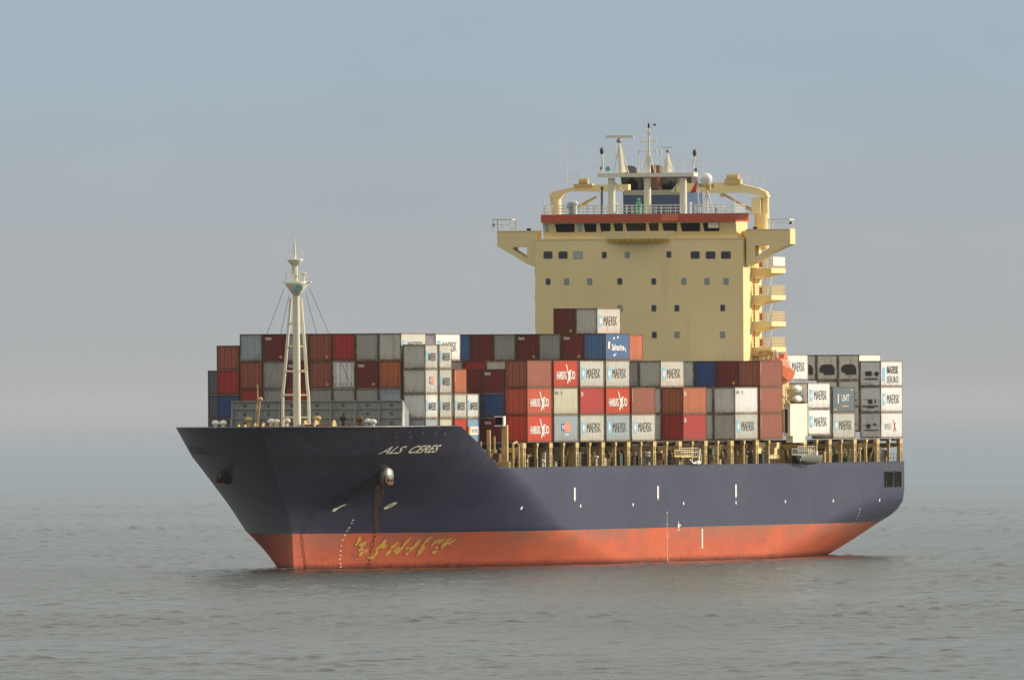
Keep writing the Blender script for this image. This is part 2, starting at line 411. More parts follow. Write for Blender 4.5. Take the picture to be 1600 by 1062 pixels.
# bulwark cap rail
mb = MB()
for s in (1, -1):
    pts = [(s*(yh(a, 15.0)-.04), a, 15.03) for a in [-56.9+.6*i for i in range(44)]]
    mb.path(pts, .09, 5)
    mb.path([(s*(yh(a, ztop(a))-.04), a, ztop(a)+.03) for a in (-31, -29.5, -27, -24.5, -22, -19.5, -17, -14.5, -10, -5, 0, 10, 60, STERN)], .08, 5)
mb.path([(16.05, STERN, 10.55), (-16.05, STERN, 10.55)], .08, 5)
mb.build('rubbing_rail', M['hull'], SHIP)
def hs(a, z, off=.04, sgn=1):
    "point on hull side, pushed out along the local normal"
    e = .1; p = yh(a, z); dpa = (yh(a+e, z)-yh(a-e, z))/(2*e); dpz = (yh(a, z+e)-yh(a, z-e))/(2*e)
    n = Vector((1, -dpa, -dpz)).normalized()*off
    return (sgn*(p+n.x), a+n.y, z+n.z)
# ship's name on both bows
for sgn in (1, -1):
    mb = MB()
    def fn(u, v, sgn=sgn):
        uu = u if sgn > 0 else 1-u
        z = 12.15+.15*uu+v*.82; a = -40.9+9.2*uu+(.1*v if sgn > 0 else -.1*v); return hs(a, z, .05, sgn)
    text_mb(mb, 'ALS  CERES', fn, .018, .22)
    mb.build('name_lettering', M['letters'] if sgn > 0 else M['textdark'], HULL)  # starboard letters coloured dark to imitate the shaded bow
# load, draught and tug marks
mb = MB()
def hrect(mb, a, z, da, dz, off=.04):
    mb.add([hs(a-da, z-dz, off), hs(a+da, z-dz, off), hs(a+da, z+dz, off), hs(a-da, z+dz, off)], [(0, 1, 2, 3)])
for a, z in [(-34.4,5.2),(-34.3,4.9),(-34.2,4.4),(-34.2,4.1),(-34.2,3.6),(-34.2,3.1),(-34.0,2.5),(-33.75,1.95),(-33.5,1.5),(-33.35,1.1),(-33,.6),(-32.7,.25)]:
    hrect(mb, a, z, .15, .05+.05*random.random())
for i in range(17): hrect(mb, 71.6, 5.4-i*.32, .18, .04+.05*(i % 4 == 0))
for i in range(6): hrect(mb, 176.3, 5.3-i*.36, .16, .06)
hrect(mb, 90.1, 2.45, .32, 1.1)
mb.build('draught_marks', M['letters'], HULL)
for a in (24.0, 66.9, 108.2):
    mb = MB(); hrect(mb, a, 7.75, .42, .5)
    mb.add([hs(a-.62, 7.25), hs(a+.62, 7.25), hs(a, 6.75)], [(0, 1, 2)]); hrect(mb, a, 8.3, .3, .05); mb.build('tug_mark', M['white'], HULL)
for a, z in [(26.9,6.34),(53.9,6.35),(80.3,6.37),(108.2,6.31),(134.9,6.33),(161.2,6.29),(187.3,6.24),(-.14,6.26)]:
    mb = MB(); hrect(mb, a, z, .3, .16); mb.build('frame_mark', M['white'], HULL)
mb = MB(); a = 77.6
hrect(mb, a, 4.35, .3, .06); hrect(mb, a, 3.9, .12, .5); hrect(mb, a+.9, 4.0, .45, .06); hrect(mb, a, 3.45, .5, .06)
mb.add([hs(a+.45*math.cos(t*.5236), 3.9+.28*math.sin(t*.5236), .045) for t in range(12)], [tuple(range(12))])
mb.build('load_line_mark', M['white'], HULL)
# bulbous bow and thruster symbols
mb = MB(); a, z = -38.0, 6.5
mb.add([hs(a+x*.62, z+y*.7, .05) for x, y in [(-.9,-.45),(-.2,-.55),(.1,-.2),(.5,.15),(1.2,.45),(1.0,.6),(.2,.45),(-.3,.05),(-.9,-.05)]], [tuple(range(9))])
mb.build('bulb_symbol', M['letters'], HULL)
mb = MB(); a, z = -30.2, 6.7
for k in range(2):
    r0, r1 = .55, .35
mb.add([hs(a+.7*math.cos(t*.5236), z+.32*math.sin(t*.5236)+.22*math.cos(t*.5236), .05) for t in range(12)]+[hs(a+.38*math.cos(t*.5236), z+.16*math.sin(t*.5236)+.12*math.cos(t*.5236), .05) for t in range(12)],
       [(t, (t+1) % 12, 12+(t+1) % 12, 12+t) for t in range(12)])
for q in (0, 3):
    c, s_ = math.cos(q*.5236+.5), math.sin(q*.5236+.5)
    mb.add([hs(a+.45*c-.1*s_, z+.2*s_+.14*c+.04, .05), hs(a-.45*c-.1*s_, z-.2*s_-.14*c+.04, .05), hs(a-.45*c+.1*s_, z-.2*s_-.14*c-.04, .05), hs(a+.45*c+.1*s_, z+.2*s_+.14*c-.04, .05)], [(0, 1, 2, 3)])
mb.build('thruster_symbol', M['letters'], HULL)
# ragged yellow patches of an older marking on the red paint
ry = random.Random(12); 
for i, (a, z, L, h) in enumerate([(-31.4,3.0,1.0,1.1),(-30.3,2.3,.8,1.0),(-29.5,1.9,.9,.9),(-27.2,1.5,1.0,.9),(-26.2,2.6,1.4,1.5),(-24.2,2.2,.9,1.3),(-22.8,2.5,1.3,1.3),(-22.9,1.7,1.0,.9),(-20.7,1.9,.8,.8),(-19.9,2.5,.8,1.1),(-18.2,2.8,1.3,1.2),(-17.8,2.1,1.2,1.1),(-15.6,2.6,1.4,1.0),(-13.6,2.5,.8,1.2),(-14.4,1.9,.8,.7),(-12.6,2.8,.7,.7)]):
    mb = MB()
    for k in range(4):
        x0 = a+ry.uniform(-.55, .55)*L; z0 = z+ry.uniform(-.4, .4)*h; ww = ry.uniform(.2, .45); hh = ry.uniform(.18, .42)*h; sl_ = ry.uniform(.2, .7)
        mb.add([hs(x0+ww*math.cos(t*.7854)*ry.uniform(.7, 1.2)+sl_*hh*math.sin(t*.7854), z0+hh*math.sin(t*.7854)*ry.uniform(.6, 1.1), .04+.004*k) for t in range(8)], [tuple(range(8))])
    mb.build('yellow_paint_patch', M['yellow'], HULL)
# anchors in rounded hawse pods
for sgn in (1, -1):
    a, z = -36.2, 9.95
    c = Vector(hs(a, z, .15 if sgn > 0 else -.35, sgn)); e = empty('anchor', (0, 0, 0), SHIP)
    mb = MB(); mb.ell(c, (.8, 1.4, 1.15), 20, 12); o = mb.build('hawse_bolster', M['steel' if sgn > 0 else 'dark'], e)  # starboard pod coloured dark in place of its shade
    mb = MB(); q = Vector((sgn*.5, -.9, -.25))
    mb.tube(c+q*.6+Vector((0, 0, .35)), c+q*1.25+Vector((0, 0, -.55)), .16, .2)
    mb.tube(c+q*1.15+Vector((-.15, -.5, -.55)), c+q*1.15+Vector((.15, .5, -.55)), .22, .22)
    for s2 in (-1, 1): mb.tube(c+q*1.15+Vector((.2*s2, .62*s2, -.5)), c+q*.95+Vector((.2*s2, .7*s2, .35)), .17, .05)
    mb.build('fluke', M['rust'], e)
    if sgn > 0:
        mb = MB(); p0 = Vector(hs(-36.1, 9.0, .3)); p1 = Vector((6.0, -30.8, 3.3)); p2 = Vector((5.3, -29.8, -1.))
        # the chain leaves the pod and hangs down the bow into the water
        tgt = [(597,765,8.6),(592,790,8.3),(587,812,7.9),(583,838,7.5),(577,862,7.1),(572,893,6.7)]
        pts = []
        for u, v, p in tgt:
            y, zz = side(u, v, p); pts.append(Vector((p, y, zz)))
        for i in range(len(pts)-1):
            A, B = pts[i], pts[i+1]; L = (B-A).length; nl = max(2, int(L/.42))
            for k in range(nl):
                m0 = A+(B-A)*((k+.0)/nl); m1 = A+(B-A)*((k+.95)/nl); w_ = .16 if k % 2 else .07
                s_ = Vector((w_, -w_*.3, 0)); mb.path([m0-s_, m1-s_, m1+s_, m0+s_, m0-s_], .038, 4)
        mb.build('chain', M['rust'], e)
        # rust run below the pod, lying on the plating
        mb = MB(); prof = []
        for i in range(15):
            t = i/14; prof.append((-35.7+6.6*t+.3*math.sin(3*t), 9.0-5.2*t, .40-.12*t+.08*math.sin(9*t)))
        vs = []; 
        for aa, zz, ww in prof: vs += [hs(aa-ww, zz, .03), hs(aa+ww, zz, .03)]
        mb.add(vs, [(2*i, 2*i+1, 2*i+3, 2*i+2) for i in range(14)]); mb.build('rust_run', M['rustrun'] if 'rustrun' in M else M['rust'], e)
# mooring fairleads in the bow bulwark and mooring windows at the stern
for a, z in [(-49.6,14.45),(-46.8,14.45),(-44,14.45),(-41.2,14.4),(-40.6,13.95),(-39.2,14.42),(-38.4,13.96),(-37,14.4),(-34.5,14.32),(-32.5,14.28)]:
    mb = MB(); mb.add([hs(a+.28*math.cos(t*.7854), z+.17*math.sin(t*.7854), .05) for t in range(8)], [tuple(range(8))]); mb.build('fairlead', M['textdark'], HULL)
for a0, a1 in ((190.4, 194.6), (196.0, 199.0)):
    e = empty('mooring_opening', (0, 0, 0), SHIP); mb = MB(); mb.box((16.02, 16.14), (a0, a1), (7.75, 9.4)); mb.build('opening_shade', M['black'], e)  # flat black plate paints the shade inside the opening
    mb = MB()
    for y in ((a0+.35, a1-.25) if a1-a0 > 4 else (a0+1.3,)): mb.box((16.14, 16.2), (y-.1, y+.15), (7.8, 8.5))
    mb.box((16.12, 16.22), (a0-.12, a1+.12), (9.4, 9.5)); mb.box((16.12, 16.22), (a0-.12, a1+.12), (7.65, 7.75))
    mb.box((16.12, 16.22), (a0-.12, a0), (7.75, 9.4)); mb.box((16.12, 16.22), (a1, a1+.12), (7.75, 9.4))
    mb.build('frame', M['dark'], e)

# ---------------------------------------------------------------- deck edge structures
BAYS = {'b3':-.16,'b4':13.21,'b5':26.53,'b6':39.8,'b7':53.01,'b8':66.5,'b9':79.94,'b10':93.49,'b11':107.5,'b12':120.94,'s1':147.1,'s2':160.87,'s3':174.75,'s4':187.68,'b1':-28.5,'b2':-14.9}
ZB = 13.24
e = empty('hatch_coaming', (0, 0, 0), SHIP)
mb = MB()
for s in (1, -1): mb.box((13.1*s-.08, 13.1*s+.08), (-14, 132), (10.4, 12.55)); mb.box((13.1*s-.08, 13.1*s+.08), (146, STERN-1), (10.4, 12.55))
mb.build('side_plate', M['dark'], e)
y = -13.2
while y < STERN-2:
    if not 132 < y < 146:
        mb = MB(); mb.prism([(13.18, 10.4), (13.9, 10.4), (13.3, 12.5), (13.18, 12.5)], 'y', y, y+.14); mb.build('bracket', M['ochre'], e)
    y += 2.7
for k, y0 in BAYS.items():
    if k in ('b1', 'b2'): continue
    mb = MB(); mb.box((-13.4, 13.4), (y0-.3, y0+12.6), (12.56, 13.1)); mb.build('hatch_cover', M['dark'], SHIP)
def stanchion(y0, wide, h=13.18):
    mb = MB()
    if wide:
        mb.box((15.62, 15.98), (y0-.62, y0-.25), (10.4, h)); mb.box((15.62, 15.98), (y0+.25, y0+.62), (10.4, h))
        mb.box((15.60, 16.0), (y0-.85, y0+.85), (h-.55, h-.02)); mb.box((15.64, 15.96), (y0-.25, y0+.25), (11.9, 12.1))
        mb.prism([(13.2, h-.5), (15.6, h-.5), (15.6, h-.9), (13.6, h-1.1)], 'y', y0-.1, y0+.1)
    else:
        mb.box((15.66, 15.94), (y0-.2, y0+.2), (10.4, h-.3))
        mb.prism([(y0-.6, h-.04), (y0+.6, h-.04), (y0+.2, h-.5), (y0-.2, h-.5)], 'x', 15.6, 16.0)
    mb.build('stanchion', M['ochre'], SHIP)
order = ['b3','b4','b5','b6','b7','b8','b9','b10','b11','b12']
for k in order:
    stanchion(BAYS[k]-.45, True); stanchion(BAYS[k]+6.2, False)
for k in ('s1','s2','s3','s4'): stanchion(BAYS[k]-.45, True); stanchion(BAYS[k]+6.2, False)
stanchion(200.2, True)
mb = MB()
for a0, a1 in ((-.5, 133.2), (146.5, 200.8)): mb.box((14.9, 15.3), (a0, a1), (12.95, 13.17))
for s_ in (-1,): 
    mb.box((-16.0, -13.5), (-.5, 133.2), (12.95, 13.17)); mb.box((-16.0, -13.5), (146.5, 200.8), (12.95, 13.17))
mb.build('pedestal_beam', M['dark'], SHIP)
# passageway clutter: lashing bins, valves, vents, each a small part
rc = random.Random(5)
y = -9.0
while y < 198:
    if not 134 < y < 146:
        L = rc.uniform(.7, 2.0); x0 = rc.uniform(13.6, 14.6); z1 = rc.uniform(11.0, 12.3); m = rc.choice(['ochre', 'ochre', 'dark', 'green', 'dark', 'steel', 'rust'])
        mb = MB(); z0 = 10.4 if rc.random() < .65 else z1-rc.uniform(.5, .9)
        kind = rc.random()
        if kind < .6: mb.box((x0, x0+.7), (y, y+L), (z0, z1)); mb.box((x0-.03, x0+.73), (y-.04, y+L+.04), (z1, z1+.07)); nm = 'lashing_bin'
        elif kind < .8: mb.tube((x0+.4, y, 10.4), (x0+.4, y, z1), .16); mb.ell((x0+.4, y, z1), (.32, .32, .2), 10, 6); nm = 'vent_pipe'; m = rc.choice(['ochre', 'white'])
        else: mb.bar((x0, y, 10.4), (x0+.9, y+1.4, 12.8), .08); mb.bar((x0, y+1.6, 10.4), (x0+.9, y+.3, 12.8), .08); nm = 'lashing_rods'; m = 'ochre'
        mb.build(nm, M[m], SHIP)
    y += rc.uniform(1.3, 2.4)
# hanging lashing gear
def railing(mb, pts, h=1.05, n=3, step=1.5, r=.025):
    for a, b in zip(pts, pts[1:]):
        a = Vector(a); b = Vector(b); L = (b-a).length; k = max(1, int(L/step))
        for i in range(k+1): p = a.lerp(b, i/k); mb.tube(p, p+Vector((0, 0, h)), r*1.2, n=4)
        for j in range(n): o = Vector((0, 0, h*(j+1)/n)); mb.tube(a+o, b+o, r, n=4)
mb = MB(); railing(mb, [(15.98, -8, 10.5), (15.98, 131, 10.5)], 1.0, 2, 1.7, .018); railing(mb, [(15.98, 149.5, 10.5), (15.98, 200.9, 10.5)], 1.0, 2, 1.7, .018)
mb.build('deck_railing', M['dark'], SHIP)

# accommodation ladder amidships and at the deckhouse
def gangway(y0, y1, z, m):
    e = empty('accommodation_ladder', (0, 0, 0), SHIP)
    mb = MB(); mb.box((16.1, 16.16), (y0, y1), (z-.45, z+.35)); mb.box((16.16, 16.9), (y0, y1), (z-.5, z-.42)); mb.build('side_frame', M[m], e)
    mb = MB()
    yy = y0+.4
    while yy < y1-.3: mb.box((16.165, 16.2), (yy, yy+.28), (z-.25, z+.2)); yy += .6
    mb.build('tread', M['dark'], e)
    mb = MB(); railing(mb, [(16.85, y0, z-.42), (16.85, y1, z-.42)], .95, 2, 1.1, .03); mb.build('handrail', M['pale'], e)
gangway(75.6, 84.6, 11.9, 'ochre')
mb = MB(); mb.path([(16.3, 82, 11.4), (16.3, 84.5, 10.75), (16.3, 87.6, 10.8), (16.3, 88.2, 12.3)], .12); mb.tube((16.3, 86.2, 10.8), (16.3, 88, 10.8), .22); mb.build('boat_fender', M['white'], SHIP)
gangway(138.5, 147.5, 11.9, 'steel')
e = empty('rescue_boat', (0, 0, 0), label='small grey open rescue boat slung below the stern side ladder by the deckhouse', category='rescue boat')
mb = MB(); sec = []
for i, (y, w_, h_) in enumerate([(139.2,.1,.75),(140.6,.75,.95),(142.5,.95,1.0),(144.8,.95,1.0),(147.2,.85,.95),(147.6,.8,.9)]):
    sec += [(17.0-w_, y, 11.45), (17.0-w_*.9, y, 11.4-h_*.6), (17.0, y, 11.4-h_), (17.0+w_*.9, y, 11.4-h_*.6), (17.0+w_, y, 11.45)]
mb.add(sec, [(5*i+j, 5*i+j+1, 5*i+j+6, 5*i+j+5) for i in range(5) for j in range(4)]+[(25, 26, 27, 28, 29)], True); mb.build('boat_hull', M['steel'], e)
mb = MB(); mb.box((16.7, 17.3), (146.6, 147.3), (10.8, 11.9)); mb.build('outboard_motor', M['white'], e)

# ---------------------------------------------------------------- forecastle fittings
AB = -31.9
e = empty('breakwater', (0, 0, 0), SHIP)
x0, x1 = -8.9, 9.65; mb = MB(); mb.box((x0, x1), (AB, AB+.1), (13.85, 17.72)); 
mb.add([(x1, AB, 13.85), (x1, AB, 17.72), (x1+.25, AB+6, 15.2), (x1+.25, AB+6, 13.85)], [(0, 1, 2, 3)]); mb.build('plate', M['grey'], e)
cols = [363, 400.5, 437, 473, 517, 555, 592.5, 630]
for u in cols:
    x = at(u, 640, AB)[0]; mb = MB(); mb.prism([(AB-.02, 17.7), (AB-.02, 13.86), (AB-.85, 13.86), (AB-.25, 17.5)], 'x', x-.07, x+.07); mb.build('stiffener', M['grey'] if u < 630 else M['white'], e)
mb = MB()
for z in (14.9, 15.95, 16.95): mb.box((x0+.1, x1-.1), (AB-.16, AB-.003), (z-.05, z+.05))
mb.box((x0, x1), (AB-.22, AB+.14), (17.72, 17.84)); mb.build('ledge', M['grey'], e)
for a, b in zip(cols, cols[1:]):
    x = at((a+b)/2, 640, AB)[0]
    for z in (15.4, 16.4, 17.3): mb = MB(); mb.tube((x, AB-.03, z), (x, AB+.0, z), .19, n=10); mb.build('lightening_hole', M['textdark'] if a > 370 else M['rust'], e)
# winches, rope drums, vents on the forecastle
def winch(x, y, s, m):
    e = empty('windlass', (0, 0, 0), SHIP)
    mb = MB(); mb.tube((x-1.1*s, y, 14.75), (x+1.1*s, y, 14.75), .42*s, n=12); mb.build('drum', M['rust'], e)
    mb = MB()
    for q in (-1.15, -.3, 1.15): mb.tube((x+q*s-.05, y, 14.75), (x+q*s+.05, y, 14.75), .78*s, n=14)
    mb.box((x-1.4*s, x+1.4*s), (y-.5*s, y+.5*s), (13.86, 14.2)); mb.build('flange', M[m], e)
winch(2.6, -40.5, 1.35, 'ochre'); winch(-3.2, -40.5, 1.0, 'ochre'); winch(6.2, -37.5, .95, 'dark'); winch(-5.8, -38, .8, 'ochre')
for u, m, h in [(336,'white',15.75),(348,'white',15.75),(388,'ochre',16.1),(423,'white',15.9),(431,'pale',15.85),(447,'pale',15.95),(495,'ochre',16.2),(561,'rust',16.1),(574,'white',15.85),(582,'white',15.8),(536,'dark',16.2)]:
    x = at(u, 655, -36)[0]; mb = MB(); mb.tube((x, -36, 13.86), (x, -36, h-.3), .2); mb.ell((x, -36, h-.25), (.42, .36, .3), 12, 8); mb.build('mushroom_vent', M[m], SHIP)
mb = MB(); x = at(402, 600, -38)[0]
mb.tube((x, -38, 13.86), (x, -38, 19.6), .09, .05); mb.tube((x+.25, -38, 17.8), (x+.05, -38, 15.5), .1, .05); mb.ell((x+.28, -38, 18.0), (.3, .25, .25), 10, 6); mb.ell((x, -38, 17.0), (.14, .14, .5), 8, 6)
mb.build('bow_pole', M['ochre'], SHIP)
# foremast
e = empty('foremast', (0, 0, 0), SHIP)
FM = -40.0
def fm(u, v, dy=0): x, z = at(u, v, FM+dy); return Vector((x, FM+dy, z))
mb = MB(); a = fm(463.5, 665); a.z = 13.86; mb.tube(a, fm(463, 460), .42, .37, 12); mb.tube(fm(463, 450), fm(462.5, 415), .24, .2, 10); mb.tube(fm(461.5, 412), fm(461, 385), .17, .1, 8); mb.tube(fm(461, 385), fm(460.5, 371), .12, .05, 8); mb.build('mast_pole', M['pale'], e)
for s, pts in ((-1, [(455, 466), (452, 500), (448, 545), (444, 590), (441.5, 612), (441, 640), (441, 668)]), (1, [(470, 466), (473, 500), (476.5, 550), (479.5, 600), (481.5, 620), (482, 645), (482, 668)])):
    mb = MB(); P = [fm(u, v, 1.0) for u, v in pts]; P[-1].z = 13.86; mb.path(P, .165, 8); mb.build('leg', M['pale'], e)
mb = MB()
for v, l, r in ((505, 453, 472), (541, 449, 475), (580, 446, 478.5), (617, 442.5, 481), (652, 441.5, 481.5)): mb.tube(fm(l, v, 1.0), fm(r, v, 1.0), .12, n=6); mb.tube(fm((l+r)/2, v, 1), fm(463, v, 0), .07, n=6)
mb.build('crossbar', M['pale'], e)
c = fm(464, 440)
mb = MB(); mb.lathe((c.x, c.y, c.z), [(0, 0), (1.25, 0), (1.25, -.25), (.45, -1.35), (.34, -1.5)], 20); mb.build('platform', M['pale'], e)
mb = MB(); mb.box((c.x-1.55, c.x-1.1), (c.y-.3, c.y+.3), (c.z-.1, c.z)); mb.box((c.x+1.1, c.x+1.6), (c.y-.3, c.y+.3), (c.z-.1, c.z))
for i in range(12):
    t = i*math.pi/6; t2 = t+math.pi/6
    p = Vector((c.x+1.2*math.cos(t), c.y+1.2*math.sin(t), c.z)); q = Vector((c.x+1.2*math.cos(t2), c.y+1.2*math.sin(t2), c.z))
    mb.tube(p, p+Vector((0, 0, .95)), .02, n=4)
    for h in (.5, .95): mb.tube(p+Vector((0, 0, h)), q+Vector((0, 0, h)), .018, n=4)
mb.tube((c.x+.75, c.y, c.z), (c.x+.75, c.y, c.z+.7), .14); mb.ell((c.x+.75, c.y, c.z+.8), (.25, .25, .2), 10, 6)
mb.build('platform_railing', M['pale'], e)
c2 = fm(462, 419)
c2.z = at(462, 405, FM)[1]
mb = MB(); mb.lathe((c2.x, c2.y, c2.z), [(0, 0), (.85, 0), (.85, -.12), (.4, -.65), (.25, -.7)], 16)
for i in range(8):
    t = i*math.pi/4; t2 = t+math.pi/4
    p = Vector((c2.x+.8*math.cos(t), c2.y+.8*math.sin(t), c2.z)); q = Vector((c2.x+.8*math.cos(t2), c2.y+.8*math.sin(t2), c2.z))
    mb.tube(p, p+Vector((0, 0, .8)), .018, n=4); mb.tube(p+Vector((0, 0, .8)), q+Vector((0, 0, .8)), .016, n=4)
mb.tube((c2.x-.1, c2.y, c2.z-.7), (c2.x-.1, c2.y, c2.z-1.6), .3, n=10); mb.build('upper_platform', M['pale'], e)
c3 = fm(467, 449); mb = MB(); mb.tube(c3+Vector((.1, -.2, 0)), c3+Vector((.35, -1.5, -.05)), .12, .40, 16); mb.build('fog_horn', M['hornblue'] if 'hornblue' in M else M['star'], e)
mb = MB(); mb.path([fm(478, 552), fm(480, 577), fm(469, 579)], .07); mb.build('lamp_bracket', M['pale'], e)
mb = MB()
for (u0, v0), (u1, v1, p) in [((444, 452), (414, 530, -9)), ((452, 462), (437, 528, -6)), ((478, 458), (497, 530, 4)), ((484, 450), (519, 533, 8))]:
    A = fm(u0, v0); B = fm(u1, v1); D = B-A; mb.tube(A, A+D*((A.z-14)/(A.z-B.z)), .022, n=4)
mb.build('stay_wire', M['dark'], e)
# ochre posts at the break of the forecastle
e = empty('deck_post', (0, 0, 0), SHIP)
mb = MB(); mb.box((14.75, 15.35), (-6.3, -5.7), (10.4, 15.1)); mb.box((14.55, 15.55), (-6.4, -5.6), (10.4, 11.2)); mb.build('column', M['ochre'], e)
mb = MB(); mb.box((14.2, 15.0), (-6.8, -6.0), (15.1, 15.95)); mb.build('control_box', M['black'], e)
mb = MB()
for (xa, xb, za, zb) in ((14.1, 15.1, 15.95, 16.06), (14.1, 15.1, 14.98, 15.09), (15.0, 15.12, 15.09, 15.95)): mb.box((xa, xb), (-6.9, -5.9), (za, zb))
mb.build('box_frame', M['white'], e)
mb = MB(); mb.box((13.1, 13.45), (-6.2, -5.8), (10.4, 14.6)); mb.build('guide_post', M['ochre'], e); mb = MB(); mb.tube((13.9, -6, 10.4), (13.9, -6, 13.9), .1); mb.tube((12.4, -6, 10.4), (12.4, -6, 13.4), .1); mb.path([(15.7, -5, 10.4), (15.7, -5, 13.1), (15.7, -3.2, 13.3), (15.7, -2.2, 12.9), (15.7, -2.2, 10.4)], .12)
mb.tube((14.6, -3, 10.4), (14.6, -3, 13.4), .09); mb.build('guide_post', M['ochre'], e)
mb = MB(); mb.tube((13.6, -10, 10.9), (14.8, -10, 10.9), .5); mb.box((13.2, 15.2), (-11, -9), (10.4, 10.7)); mb.build('mooring_winch', M['green'], SHIP)

# ---------------------------------------------------------------- deckhouse
DF = 133.6
e = DH = empty('deckhouse', (0, 0, 0), SHIP)
ZR = at(1000, 374, DF)[1]
XL, XR = -11.95, 11.75
mb = MB(); mb.box((-13.25, 13.25), (DF-1.0, DF+13.2), (10.4, 12.9)); mb.box((XL, XR), (DF, DF+4.6), (12.9, ZR)); mb.box((-11.2, 11.2), (DF+4.6, DF+12.6), (12.9, ZR-.5)); mb.build('wall', M['cream'], e)
mb = MB(); mb.box((XL-.04, XR+.06), (DF-.06, DF+4.7), (ZR, ZR+.12)); mb.build('roof_edge', M['cream'], e)
def window(u, v, wpx, hpx, m, par, a=DF, off=.0):
    x, z = at(u, v, a); wx = wpx/13.7/2; hz = hpx/14/2; r = .28*min(wx, hz)
    def rr(wx, hz, r): 
        o = []
        for cx, cz, t0 in ((wx-r, hz-r, 0), (-wx+r, hz-r, 90), (-wx+r, -hz+r, 180), (wx-r, -hz+r, 270)):
            for k in (0, 45, 90): t = math.radians(t0+k); o.append((x+cx+r*math.cos(t), z+cz+r*math.sin(t)))
        return o
    mb = MB(); mb.prism(rr(wx, hz, r), 'y', a-.03-off, a-.004-off); o = mb.build('window', M[m], par); 
    mb = MB(); mb.prism(rr(wx+.07, hz+.07, r+.05), 'y', a-.02-off, a-.002-off); mb.build('window_frame', M['steel'], par)
    return o
for u, w_, m in ((857, 13, 'glass'), (880.5, 13, 'glass'), (904, 13, 'frost'), (1087, 13, 'glass'), (1111, 14, 'glass'), (1135, 14, 'glass')): window(u, 398.5, w_, 10.5, m, DH)
for u, v, m in ((945,398.5,'glass'),(981,398.5,'curtain'),(1046,397.5,'glass'),(857,440,'glass'),(886,440,'curtain'),(922,440,'curtain'),(969,439.5,'glass'),(1022,439.5,'glass'),(1069,439.5,'curtain'),(1105,439.5,'curtain'),(1135,439.5,'curtain'),
                (969,482,'curtain'),(1022,481.5,'glass'),(1058,481.5,'glass'),(1129.5,481,'glass'),(1022.5,523,'glass'),(1058,523,'curtain'),(1129,523,'curtain')): window(u, v, 6.3, 8.8, m, DH)
# bridge wings with tapering brackets
for s in (1, -1):
    e = empty('bridge_wing', (0, 0, 0), SHIP)
    edge = 12.0 if s > 0 else -11.95; tip = 17.0 if s > 0 else -16.4
    zt = at(1200, 359, DF)[1]; zl = at(1230, 381, DF)[1]; zb = at(1176, 415, DF)[1]
    b = 12.85*s
    mb = MB(); Y0, Y1 = DF+.6, DF+3.4
    # box of the wing, and the bracket built round its triangular opening
    mb.box(tuple(sorted((edge, tip))), (Y0, Y1), (zl, zt)); 
    hx0, hx1 = 13.0*s, 14.6*s; hz0, hz1 = zl-1.15, zl-.15
    mb.prism([(edge, zl), (hx0, zl), (hx0, zl-2.05), (edge, zb)], 'y', Y0, Y1)
    mb.prism([(hx0, zl), (hx1, zl), (hx1, hz1), (hx0, hz1)], 'y', Y0, Y1)
    mb.prism([(hx1, zl), (tip, zl), (tip, zl-.02), (hx1, zl-1.08), (hx1, hz1)], 'y', Y0, Y1)
    mb.prism([(hx0, zl-1.45), (hx1, hz1-.25), (hx1, zl-1.08), (hx0, zl-2.05)], 'y', Y0, Y1)
    mb.box(tuple(sorted((edge, tip))), (DF+.55, Y1+.05), (zt, zt+.1))
    mb.build('bracket', M['cream'], e)
    mb = MB()
    uL, uR = (1205, 1237) if s > 0 else (775, 803)
    xa, xb = at(uL, 345, DF+2)[0], at(uR, 345, DF+2)[0]; zc = at(1200 if s > 0 else 790, 344, DF+2)[1]
    for x in (xa, xb): 
        for y in (DF+.8, DF+3.2): mb.tube((x, y, zt), (x, y, zc), .05, n=6)
    mb.box((xa-.1, xb+.1), (DF+.7, DF+3.3), (zc, zc+.12)); mb.build('wing_canopy', M['white'] if s > 0 else M['pale'], e)
    mb = MB(); railing(mb, [(xa, DF+.8, zt), (xb, DF+.8, zt), (xb, DF+3.2, zt)], .8, 1, 1.0, .03); mb.build('wing_railing', M['pale'], e)
    mb = MB(); xx = tip+.35*s; mb.ell((xb+.15 if s > 0 else xa, DF+1, zt+.75), (.16, .16, .16), 10, 8); mb.box((min(edge, tip*.98), max(edge, tip*.98)) if 0 else (12.9*s-.2, 12.9*s+.2), (DF+1, DF+1.3), (zt+.1, zt+.35)); mb.build('searchlight', M['black'], e)
# wheelhouse
mb = MB(); mb.box((-9.4, 12.8), (DF-.1, DF+6.9), (at(1000, 334.5, DF)[1]+.004, at(1000, 334.5, DF)[1]+.03)); mb.build('roof_bounce_plate', M['grey'], SHIP)  # unseen grey plate added to stop red light bouncing off the fascia top
e = WH = empty('wheelhouse', (0, 0, 0), SHIP)
WF = DF-.0
xl, z0 = at(848, 375, WF); xr, _ = at(1150, 375, WF); ztp = at(1000, 334.5, WF)[1]; zred = at(1000, 347, WF)[1]
mb = MB(); mb.prism([(WF+.8, ZR+.12), (WF+6.5, ZR+.12), (WF+6.5, zred), (WF+.2, zred), (WF+.35, zred-.3), (WF+.8, zred-1.5)], 'x', xl, xr); mb.build('wall', M['cream'], e)
mb = MB(); mb.box((xl-.1, xr+.1), (WF-.15, WF+7), (zred+.02, ztp)); mb.build('roof_fascia', M['red'], e)
xa, _ = at(1035, 340, WF); xb, _ = at(1061, 340, WF)
mb = MB(); mb.box((xa, xb), (WF-.22, WF-.155), (zred+.1, ztp-.04)); mb.build('fascia_sun_patch', M['orange'], e)  # orange plate paints a sunlit patch onto the red band
